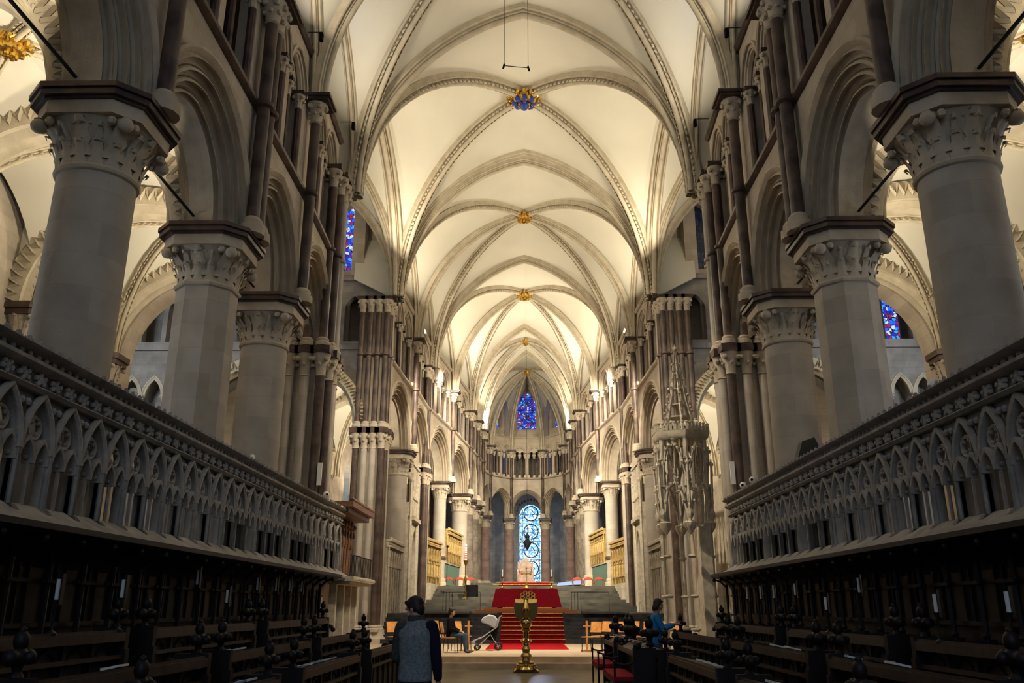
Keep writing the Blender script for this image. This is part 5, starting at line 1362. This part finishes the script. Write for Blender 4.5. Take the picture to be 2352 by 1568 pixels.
for k in range(6):
    a = pi / 6 + k * pi / 3
    m.tube([(.5 * cos(a), .5 * sin(a), 6.75), (.22 * cos(a), .22 * sin(a), 7.9), (.1 * cos(a), .1 * sin(a), 8.8), (.03 * cos(a), .03 * sin(a), 9.35)], [.05, .04, .03, .02], 6)
    for i in range(9):
        f = i / 9; r_ = .5 * (1 - f) ** 1.25 + .04; m.ball(((r_ + .05) * cos(a), (r_ + .05) * sin(a), 6.9 + 2.3 * f), .055 - .02 * f, 6)
for z, r_ in ((7.2, .38), (7.6, .28), (8.1, .2), (8.6, .13)): m.lathe([(r_, z), (r_, z + .04)], 6, rot=pi / 6)
m.tube([(0, 0, 9.2), (0, 0, 9.6)], [.04, .015], 6); m.ball((0, 0, 9.45), .08, 8)
m.build('spire', 'pale', t)
m = M(); m.box(-.55, .55, .1, .65, 0, .5); m.box(.3, .62, -.55, .65, .5, 3.9); m.build('seat_back', 'pale', t)
M().box(-.7, .7, -.7, .7, 0, .22).build('platform', 'pale', t)
t = thing('carved_gallery', 'carved brown wooden canopy and balcony with iron rail, left of the crossing', 'gallery', (-5.5, 26.4, 0))
m = M(); m.box(-.5, .35, -1.6, 1.8, 4.3, 4.45); m.box(-.5, .5, -1.7, 1.9, 4.45, 4.6)
for i in range(16): m.ball((.45, -1.6 + .23 * i, 4.65), .07, 6)
m.build('canopy', 'brownoak', t)
m = M(); m.box(-.5, -.3, -1.5, 1.7, 2.5, 4.3)
for i in range(8):
    y = -1.4 + .43 * i; m.tube([(-.2, y, 2.5), (-.2, y, 4.3)], .06, 6); m.ball((-.2, y, 3.6), .11, 6, sz=2); m.ball((-.12, y, 4.1), .1, 6); m.sweep(arch_path((-.2, y), (-.2, y + .43), 3.8, .3, 5), [(-.03, -.05), (.03, -.05), (.03, .05), (-.03, .05)], closed=True)
m.build('carved_back', 'brownoak', t)
m = M(); m.box(-.5, .6, -1.7, 1.8, 2.36, 2.5); m.box(-.5, .5, -1.6, 1.7, 2.28, 2.36)
for i in range(20): m.ball((.6, -1.65 + .18 * i, 2.43), .05, 5)
m.build('balcony_floor', 'pale', t)
m = M(); m.tube([(.5, -1.6, 3.1), (.5, 1.7, 3.1)], .02, 5)
for i in range(18): m.tube([(.5, -1.6 + .19 * i, 2.5), (.5, -1.6 + .19 * i, 3.1)], .012, 4)
m.build('iron_rail', 'iron', t)
m = M()
for y in (-1.4, -.3, .7, 1.6): m.box(-.1, .1, y - .08, y + .08, 0, 2.3)
m.box(-.5, -.3, -1.6, 1.7, 0, 2.3); m.build('supports', 'pale', t)
# low metal railings and wooden rope posts
for i, (x, nm) in enumerate(((-1.85, 'left'), (1.95, 'right'))):
    t = thing('rope_post', 'slim wooden rope post on the pale floor, %s of the red carpet' % nm, 'post', (x, 28.6, .32)); M().box(-.03, .03, -.03, .03, .03, .92).build('post', 'chairwood', t); M().box(-.2, .2, -.2, .2, 0, .04).build('base', 'chairwood', t); M().box(-.12, .12, -.02, .02, .74, .78).build('crossbar', 'chairwood', t)
for s in (-1, 1):
    t = thing('stair_railing', 'thin metal railing on the wide steps, %s of the altar' % SIDE[s], 'railing', (s * 3.1, 42.5, ZP)); m = M(); m.box(-.9, .9, -.01, .01, .92, .95); m.build('rail', 'iron', t)
    for x in (-.9, -.75, -.6, -.45, .9): M().box(x - .012, x + .012, -.01, .01, 0, .93).build('bar', 'iron', t)
    o = M().box(s * 2.3, s * 4.2, 36.0, 37.2, ZP, ZP + .08).build('stone_slab', 'step'); tag(o, 'long grey stone slab at the head of the dark steps, %s of the altar' % SIDE[s], 'slab')
# ------------------------------------------------------------------ chairs on the crossing floor
def beech_chair():
    t = thing('beech_chair', 'chair', 'chair')
    M().box(-.23, .23, -.22, .22, .43, .46).build('seat', 'chairwood', t)
    m = M(); vs = []; 
    for i in range(7):
        x = -.22 + .44 * i / 6; y = .21 + .03 * (1 - ((i - 3) / 3) ** 2); vs += [(x, y, .58), (x, y + .06, .9), (x, y + .075, .9), (x, y + .015, .58)]
    m.add(vs, [(4 * i + a, 4 * i + (a + 1) % 4, 4 * i + 4 + (a + 1) % 4, 4 * i + 4 + a) for i in range(6) for a in range(4)] + [(0, 1, 2, 3), (27, 26, 25, 24)]); m.build('backrest', 'chairwood', t)
    for sx in (-1, 1):
        M().tube([(sx * .21, -.2, .43), (sx * .22, -.22, 0)], .012, 6).build('leg', 'iron', t); M().tube([(sx * .21, .28, .88), (sx * .21, .2, .45), (sx * .22, .24, 0)], .012, 6).build('leg', 'iron', t)
    M().box(-.2, .2, -.2, .2, .12, .4).build('book_rack', 'iron', t) if False else None
    return t
bc = None; k = 0
for s, row in ((-1, [(-2.36, 27.5), (-2.8, 28.3), (-2.08, 28.75), (-3.35, 27.7), (-3.5, 28.7), (-2.9, 29.8), (-4.1, 28.2)]), (1, [(2.05, 28.0), (2.42, 28.75), (2.95, 28.2), (3.35, 29.0), (3.75, 28.2), (4.2, 29.0), (4.6, 28.3)])):
    for i, (x, y) in enumerate(row):
        lab = 'beech chair facing the carpet, %s side, %s of its group from the quire' % (SIDE[s], NUM(i))
        if bc is None: bc = beech_chair(); bc.location = (x, y, .32); bc.rotation_euler = (0, 0, pi / 2 - .12); bc['label'] = lab; bc['group'] = 'beech chairs on the crossing floor'
        else: dup(bc, (x, y, .32), (.85 if s < 0 else -.85) + .1 * sin(k * 3), label=lab)
        k += 1
# ------------------------------------------------------------------ people
def rem(o, v, smooth=4):
    r = o.modifiers.new('r', 'REMESH'); r.mode = 'VOXEL'; r.voxel_size = v; r.use_smooth_shade = True
    if smooth: q = o.modifiers.new('s', 'SMOOTH'); q.factor = .5; q.iterations = smooth
    return o
def ell(m, path, rx, ry, yaw=0, n=16):
    """vertical-ish body loft of ellipses"""
    vs = []; fs = []; c, s_ = cos(yaw), sin(yaw)
    for p, a, b in zip(path, rx, ry):
        for k in range(n):
            t = 2 * pi * k / n; x = a * cos(t); y = b * sin(t); vs.append((p[0] + x * c - y * s_, p[1] + x * s_ + y * c, p[2]))
    for i in range(len(path) - 1):
        for k in range(n): fs.append((i * n + k, i * n + (k + 1) % n, (i + 1) * n + (k + 1) % n, (i + 1) * n + k))
    fs.append(tuple(range(n - 1, -1, -1))); fs.append(tuple((len(path) - 1) * n + k for k in range(n))); m.add(vs, fs)
def limb(m, pts, rad, n=10):
    P = [V(p) for p in pts]
    for a, b, ra, rb in zip(P[:-1], P[1:], rad[:-1], rad[1:]):
        m.tube([a, a.lerp(b, .3), b], [ra, ra + (rb - ra) * .2 + ra * .04, rb], n)
    for p, r in zip(P, rad): m.ball(p, r, 10)
def head_mesh(m, C, yaw, pitch=0.0):
    """head centred at C, face towards local -y turned by yaw"""
    R = Matrix.Rotation(yaw, 3, 'Z') @ Matrix.Rotation(pitch, 3, 'X')
    def b(p, r, sx=1, sy=1, sz=1):
        q = M(); q.ball((0, 0, 0), r, 12, sx, sy, sz); m.add([V(C) + R @ (V(v) + V(p)) for v in q.v], q.f)
    b((0, .012, .03), .098, .80, .98, .95); b((0, -.02, -.035), .075, .82, .95, 1.1); b((0, -.055, -.085), .036, 1, .8, .7)   # skull, face, chin
    b((0, -.100, -.022), .017, .8, 1, 1.2); b((0, -.092, .0), .012, .8, 1, 2)                                           # nose
    b((0, -.082, .032), .03, 1.9, .6, .5)                                                                                # brow
    b((0, -.088, -.058), .016, 1.5, .6, .45); b((0, -.087, -.068), .015, 1.4, .6, .5)                                   # lips
    for s in (-1, 1): b((s * .080, .015, -.01), .026, .35, .75, 1.15); b((s * .045, -.06, -.03), .03, 1, .8, 1)         # ears, cheeks
    return R
def hair_mesh(C, yaw, pitch, mat, parent, long=False):
    R = Matrix.Rotation(yaw, 3, 'Z') @ Matrix.Rotation(pitch, 3, 'X'); m = M()
    def b(p, r, sx=1, sy=1, sz=1):
        q = M(); q.ball((0, 0, 0), r, 12, sx, sy, sz); m.add([V(C) + R @ (V(v) + V(p)) for v in q.v], q.f)
    b((0, .026, .052), .104, .85, .98, .86); b((0, .055, -.005), .085, .92, .75, 1.05); b((0, -.055, .095), .045, 1.5, .7, .6)
    for s in (-1, 1): b((s * .066, .012, .03), .04, .6, 1.1, 1.3)
    if long:
        for s in (-1, 1): b((s * .07, .03, -.05), .05, .8, 1, 1.6)
        b((0, .07, -.07), .07, 1.1, .7, 1.3)
    return rem(m.build('hair', mat, parent), .009, 3)
def hand_mesh(m, wrist, dirn, palmn, curl=.5, side=1, k=1.0):
    d = V(dirn).normalized(); pn = V(palmn).normalized(); w = d.cross(pn).normalized() * side
    W = V(wrist); pn = w.cross(d).normalized() * side * (1 if True else 1)
    m.tube([W, W + d * .045 * k, W + d * .085 * k], [.026 * k, .036 * k, .034 * k], 8); m.ball(W + d * .06 * k, .036 * k, 8, 1, 1, 1)
    for i, L in enumerate((.068, .078, .073, .058)):
        b0 = W + d * .085 * k + w * ((i - 1.5) * .021 * k); p = b0; ang = .25; pts = [b0 - d * .02 * k, b0]
        for q, f in enumerate((.45, .3, .25)):
            ang += curl * .6; p = p + (d * cos(ang) + pn * sin(ang)) * (L * f * k); pts.append(p)
        m.tube(pts, [.0095 * k, .0095 * k, .009 * k, .0085 * k, .007 * k], 7)
    b0 = W + d * .03 * k - w * .028 * k
    m.tube([b0, b0 + (d * .6 - w * .8 + pn * .3).normalized() * .035 * k, b0 + (d * .9 - w * .35 + pn * .5).normalized() * .068 * k], [.014 * k, .012 * k, .009 * k], 7)
# --- standing man in a grey jumper, seen from behind, head turned and bowed to the left
t = thing('person', 'person standing with back turned, dark hair, grey jumper with darker sleeves, head bowed left', 'person', (-1.17, 9.5, 0), -.12)
# local frame: body faces +y (away from the camera)
SH = 1.445; sl = (-.16, 0, SH); sr = (.16, 0, SH)
el_, wl = (-.222, .05, 1.15), (-.15, .26, 1.04)
er, wr = (.222, .0, 1.15), (.235, .07, .91)
m = M()
hc = (-.05, .085, 1.63)
head_mesh(m, hc, 1.95, -.35) if False else head_mesh(m, hc, -1.95, .35)
m.tube([(0, 0, 1.40), (-.01, .02, 1.50), (-.03, .05, 1.58)], [.07, .058, .055], 12)
ell(m, [(0, 0, .9), (0, 0, 1.0), (0, 0, 1.12), (0, 0, 1.3), (0, 0, 1.42)], [.15, .15, .14, .17, .12], [.1, .1, .09, .11, .07])
limb(m, [sl, el_, wl], [.05, .038, .028]); limb(m, [sr, er, wr], [.05, .038, .028])
hand_mesh(m, wl, (.3, .5, -.2), (.8, -.3, -.2), .7, 1); hand_mesh(m, wr, (0, .15, -1), (-1, 0, 0), .35, -1)
for sx in (-1, 1): limb(m, [(sx * .09, 0, .92), (sx * .1, -.01, .48), (sx * .11, .02, .08)], [.075, .05, .035])
rem(m.build('body', 'skin', t), .008, 2)
hair_mesh(hc, -1.95, .35, 'hair', t)
m = M()
ell(m, [(0, 0, .905), (0, 0, .93), (0, .005, 1.0), (0, .01, 1.12), (0, 0, 1.25), (0, -.01, 1.36), (0, .0, 1.44), (0, .015, 1.50), (-.005, .025, 1.54)], [.175, .185, .18, .175, .185, .19, .165, .11, .075], [.135, .14, .13, .125, .13, .125, .10, .085, .07], n=24)
m.ball((-.14, 0, 1.40), .08, 12); m.ball((.14, 0, 1.40), .08, 12)
rem(m.build('jumper', 'jumper', t), .012, 4)
m = M(); limb(m, [sl, el_, V(el_).lerp(V(wl), .85)], [.078, .062, .046]); rem(m.build('sleeve', 'jumpers', t), .010, 3)
m = M(); limb(m, [sr, er, V(er).lerp(V(wr), .85)], [.078, .06, .046]); rem(m.build('sleeve', 'navy', t), .010, 3)
m = M(); m.lathe([(.09, 1.49), (.098, 1.51), (.092, 1.54), (.088, 1.565), (.076, 1.57), (.07, 1.49)], 20, c=(-.01, .035, 0), cap=False); m.build('collar', 'jumpers', t)
m = M(); ell(m, [(0, 0, .80), (0, 0, .88), (0, 0, .96)], [.175, .185, .17], [.125, .13, .12], n=20)
for sx in (-1, 1): limb(m, [(sx * .09, 0, .84), (sx * .10, -.01, .48), (sx * .11, .0, .10)], [.105, .075, .062])
rem(m.build('trousers', 'navy', t), .014, 3)
for sx in (-1, 1): m = M(); m.ball((sx * .11, .06, .045), .05, 10, 1, 2.4, .85); m.ball((sx * .11, -.02, .05), .045, 10); m.build('shoe', 'black', t)
M().tube([(-.10, .23, .93), (-.06, .42, .95)], .004, 4) 
# --- seated person beside the pushchair
def seated(loc, rz, label, top, legs, hairm='hair', v=.012):
    t = thing('person', label, 'person', loc, rz)   # faces local -y
    m = M(); hc = (0, -.03, 1.19); head_mesh(m, hc, 0, .25); m.tube([(0, 0, .95), (0, -.01, 1.1)], [.06, .052], 10)
    ell(m, [(0, 0, .45), (0, 0, .7), (0, 0, .98)], [.14, .13, .14], [.1, .09, .08])
    for sx in (-1, 1):
        limb(m, [(sx * .18, 0, .96), (sx * .24, -.05, .70), (sx * .1, -.30, .62)], [.045, .036, .026]); hand_mesh(m, (sx * .1, -.30, .62), (-sx * .5, -.6, -.1), (0, 0, -1), .5, sx)
        limb(m, [(sx * .09, -.02, .5), (sx * .12, -.46, .5), (sx * .11, -.52, .08)], [.07, .05, .035])
    rem(m.build('body', 'skin', t), .008, 2); hair_mesh(hc, 0, .25, hairm, t)
    m = M(); ell(m, [(0, 0, .44), (0, .01, .6), (0, 0, .78), (0, -.005, .93), (0, 0, 1.03)], [.18, .185, .19, .18, .08], [.14, .13, .125, .11, .075], n=20)
    for sx in (-1, 1): limb(m, [(sx * .17, 0, .95), (sx * .24, -.05, .70), (sx * .13, -.26, .625)], [.075, .06, .045])
    rem(m.build('jacket', top, t), v, 3)
    m = M(); ell(m, [(0, -.02, .42), (0, -.02, .55)], [.17, .16], [.15, .13])
    for sx in (-1, 1): limb(m, [(sx * .09, -.05, .5), (sx * .12, -.46, .51), (sx * .11, -.50, .12)], [.095, .075, .055])
    rem(m.build('trousers', legs, t), v, 3)
    for sx in (-1, 1): m = M(); m.ball((sx * .11, -.58, .045), .05, 10, 1, 2.3, .85); m.ball((sx * .11, -.5, .06), .045, 8); m.build('shoe', 'step', t)
    return t
seated((-2.33, 27.5, .32), pi / 2 - .15, 'person seated in dark jacket and jeans beside the pushchair, hands in lap', 'black', 'jeans')
# --- person in a blue jacket between the right-hand desks
t = thing('person', 'person in a bright blue jacket leaning on a stall desk, right side', 'person', (2.85, 19.6, 0), pi / 2)
m = M(); hc = (0, -.08, 1.70); head_mesh(m, hc, 0, .3); m.tube([(0, 0, 1.42), (0, -.06, 1.62)], [.065, .052], 10)
ell(m, [(0, 0, .9), (0, 0, 1.15), (0, 0, 1.46)], [.14, .13, .14], [.1, .09, .08])
for sx in (-1, 1):
    limb(m, [(sx * .18, -.01, 1.45), (sx * .23, -.12, 1.2), (sx * .14, -.42, 1.30)], [.045, .036, .026]); hand_mesh(m, (sx * .14, -.42, 1.30), (-sx * .2, -.8, .1), (0, 0, -1), .4, sx)
    limb(m, [(sx * .09, 0, .92), (sx * .1, 0, .48), (sx * .1, 0, .08)], [.075, .05, .035])
rem(m.build('body', 'skin', t), .009, 2); hair_mesh(hc, 0, .3, 'hair', t, True)
m = M(); ell(m, [(0, 0, .88), (0, .01, 1.1), (0, 0, 1.3), (0, -.005, 1.43), (0, 0, 1.52)], [.19, .185, .195, .18, .08], [.15, .13, .13, .11, .075], n=20)
for sx in (-1, 1): limb(m, [(sx * .17, 0, 1.45), (sx * .23, -.12, 1.2), (sx * .15, -.36, 1.28)], [.08, .065, .05])
rem(m.build('jacket', 'bluejacket', t), .012, 3)
m = M(); ell(m, [(0, 0, .8), (0, 0, .94)], [.17, .16], [.13, .12])
for sx in (-1, 1): limb(m, [(sx * .09, 0, .86), (sx * .1, 0, .48), (sx * .1, 0, .1)], [.1, .075, .06])
rem(m.build('trousers', 'jeans', t), .014, 3)
for sx in (-1, 1): m = M(); m.ball((sx * .1, -.05, .045), .05, 10, 1, 2.4, .85); m.build('shoe', 'black', t)
# --- pushchair
t = thing('pushchair', 'black and grey folding pushchair with four wheels beside the seated person', 'pushchair', (-1.2, 29.0, .32), 0)
MT['greyhood'] = plain('grey hood fabric', (.34, .35, .35), rough=.9); MT['silver'] = plain('silver tube', (.5, .5, .48), rough=.35, metal=.8)
m = M(); m.plate([(.18, -.24, .66), (-.02, -.24, .78), (-.24, -.24, .86), (-.27, -.24, .93), (-.18, -.24, 1.03), (-.02, -.24, 1.10), (.16, -.24, 1.08), (.27, -.24, .96), (.28, -.24, .8)], (0, 1, 0), .48); o = m.build('hood', 'greyhood', t)
q = o.modifiers.new('b', 'BEVEL'); q.width = .05; q.segments = 3
m = M(); m.plate([(-.12, -.22, .35), (.22, -.22, .3), (.3, -.22, .75), (.12, -.22, .8), (-.05, -.22, .5)], (0, 1, 0), .44); m.build('seat', 'black', t)
for sy in (-1, 1):
    y = sy * .25
    M().tube([(-.55, y, .28), (-.2, y, .42), (.25, y, .72), (.33, y, 1.02), (.42, y, 1.08)], .018, 7).build('frame_tube', 'silver', t)
    M().tube([(-.38, y, .1), (.05, y, .5), (.3, y, .12)], .016, 7).build('leg_tube', 'silver', t)
M().tube([(.42, -.25, 1.08), (.42, .25, 1.08)], .022, 8).build('handle', 'black', t)
m = M(); m.box(-.62, -.45, -.2, .2, .22, .27); m.build('footrest', 'greyhood', t)
for x in (-.38, .3):
    for sy in (-1, 1):
        r_ = .1 if x < 0 else .13; m = M(); vs = []
        m.tube([(x + (r_ - .02) * cos(2 * pi * i / 18), sy * .27, r_ + (r_ - .02) * sin(2 * pi * i / 18)) for i in range(19)], .02, 6)
        for k in range(5): m.tube([(x, sy * .27, r_), (x + (r_ - .02) * cos(2 * pi * k / 5), sy * .27, r_ + (r_ - .02) * sin(2 * pi * k / 5))], .008, 4)
        wl_ = m.build('wheel', 'iron', t); M().tube([(x, sy * .27 - .025, r_), (x, sy * .27 + .025, r_)], .03, 8).build('hub', 'greyhood', wl_)
wd = bpy.data.worlds.new('world'); SC.world = wd; wd.use_nodes = True
wd.node_tree.nodes['Background'].inputs[0].default_value = (.45, .55, .8, 1); wd.node_tree.nodes['Background'].inputs[1].default_value = .12
WARM = (1, .87, .68)
def area(loc, target, power, size=.4, color=WARM, spread=160, name='flood_or_fill_light'):  # default name shared by floodlights, daylight and added fill lights
    l = bpy.data.lights.new(name, 'AREA'); l.energy = power; l.size = size; l.color = color; l.spread = radians(spread)
    o = bpy.data.objects.new(name, l); COL.objects.link(o); o.location = loc
    d = V(target) - V(loc); o.rotation_euler = d.to_track_quat('-Z', 'Y').to_euler(); return o
# floodlights on the clerestory ledges, turned up to the vaults
for y, p in ((8, 46), (13.2, 58), (17.3, 72), (21.8, 100), (27.2, 145), (32.2, 160), (37.8, 185), (43.5, 215), (49.5, 225), (55.5, 215), (61, 120), (64.5, 100)):
    for s in (-1, 1):
        k = 5.45 if y < 46 else (6.0 - (y - 46.4) * .13 if y < 52 else 5.25 - (y - 52.2) * .103 if y < 59 else 4.55 - (y - 59) * .06) - 1.5
        area((s * k, y, 15.95), (s * 1.2, y + .8, 21.5), p, spread=150)
# aisle vault lights on the pier capitals
for s in (-1, 1):
    for y in (8.7, 13.1, 17.2, 21.3): area((s * 7.5, y, 9.0), (s * 9.6, y, 12), 170, spread=165)
    for y in (38, 43.5, 49.5): area((s * 8.6, y, 7.5), (s * 8.6, y, 12), 220, spread=160)
    area((s * 9.5, 27.5, 15), (s * 9.5, 30, 21.5), 200, spread=150)
    # presbytery floods washing the arcades
    area((s * 5.3, 35.6, 13.0), (-s * 4.5, 52, 6.5), 1300, spread=75)
    area((s * 4.9, 47, 15.6), (-s * 3.5, 60, 7), 1000, spread=80)
for s in (-1, 1): area((.2 + s * 3.2, 64.5, 16.0), (.2 - s * 1.5, 75, 13.5), 190, spread=110)
# cold daylight from the aisle windows and from the west
area((0, -7, 9), (0, 10, 5), 330, size=8, color=(.72, .84, 1), spread=150)
for s in (-1, 1): area((s * 11, 12, 6), (0, 14, 6), 60, size=2.5, color=(.72, .84, 1), spread=150)
area((.5, 80.6, 8), (.4, 70, 6), 160, size=2, color=(.55, .7, 1), spread=150)
for s in (-1, 1):
    for y, p in ((9.5, 22), (13.5, 30), (17.5, 45), (21.5, 60)): area((s * 4.9, y, 14.0), (-s * 5.8, y + 3, 10), p, spread=130)  # added warm fill in place of bounce, lifts the opposite arcade walls
    area((s * 5.0, 25.6, 15.0), (-s * 6.4, 35, 8), 200, spread=60)  # added spot, brightens the opposite far crossing pier
    area((s * 5.0, 25.6, 15.0), (s * 6.6, 35, 6), 110, spread=60)  # added spot, brightens the far crossing pier on its own side
    area((s * 5.0, 33.0, 15.0), (-s * 6.0, 24, 7), 120, spread=80)
area((-4.8, 20, 15.5), (4.8, 25.2, 5), 130, spread=45)  # added warm spot to brighten the throne
area((4.8, 20, 15.5), (-5.2, 26.5, 3.5), 110, spread=40)  # added warm spot to brighten the carved gallery
for s in (-1, 1): area((s * 15, 37, 6), (s * 14, 37, 12), 80, spread=160)
for s in (-1, 1):
    area((s * 4.9, 25.8, 15.2), (0, 30.5, 0), 190, spread=45)  # added fill, brightens the crossing floor, chairs and carpet
    area((s * 4.7, 36.5, 15.2), (0, 42, 2), 75, spread=45)
for s in (-1, 1): area((s * 17, 27, 12), (s * 14, 36, 10), 260, size=2, color=(.75, .86, 1), spread=120)  # added cold fill to brighten the far transept wall
for s in (-1, 1):
    for y, x, p in ((13.1, 6.85, 26), (17.2, 6.85, 30), (21.2, 6.85, 30), (55.6, 5.5, 50), (60.6, 5.0, 45), (64, 4.8, 45)): area((s * x, y, 17.6), (s * 3, y, 20.5), p, size=.9, color=(.55, .66, 1), spread=170, name='window_daylight')
area((.4, 75.5, 6), (.5, 82, 9.5), 140, size=1.5, color=(.6, .75, 1), spread=150)  # added cold fill turned on the ambulatory wall to brighten it
# ------------------------------------------------------------------ camera
cam = bpy.data.cameras.new('camera'); co = bpy.data.objects.new('camera', cam); COL.objects.link(co)
F_PX = 1936.0
cam.sensor_fit = 'HORIZONTAL'; cam.sensor_width = 36; cam.lens = F_PX * 36 / 2352; cam.clip_end = 300; cam.clip_start = .05
PITCH = radians(17.5); PSI = math.atan((1208 - 1176) / F_PX * cos(PITCH))
co.location = (0, 0, 1.65); co.rotation_euler = (pi / 2 + PITCH, 0, PSI)
SC.camera = co
SC.view_settings.view_transform = 'Standard'; SC.view_settings.look = 'None'; SC.view_settings.gamma = 1
SC.view_settings.use_curve_mapping = False
SC.view_settings.exposure = -0.12
SC.cycles.max_bounces = 5; SC.cycles.diffuse_bounces = 3; SC.cycles.glossy_bounces = 2
SC.cycles.sample_clamp_indirect = 4; SC.cycles.use_denoising = True
try: SC.cycles.denoiser = 'OPENIMAGEDENOISE'
except Exception: pass
SC.cycles.use_adaptive_sampling = True; SC.cycles.adaptive_threshold = .1; SC.cycles.adaptive_min_samples = 16
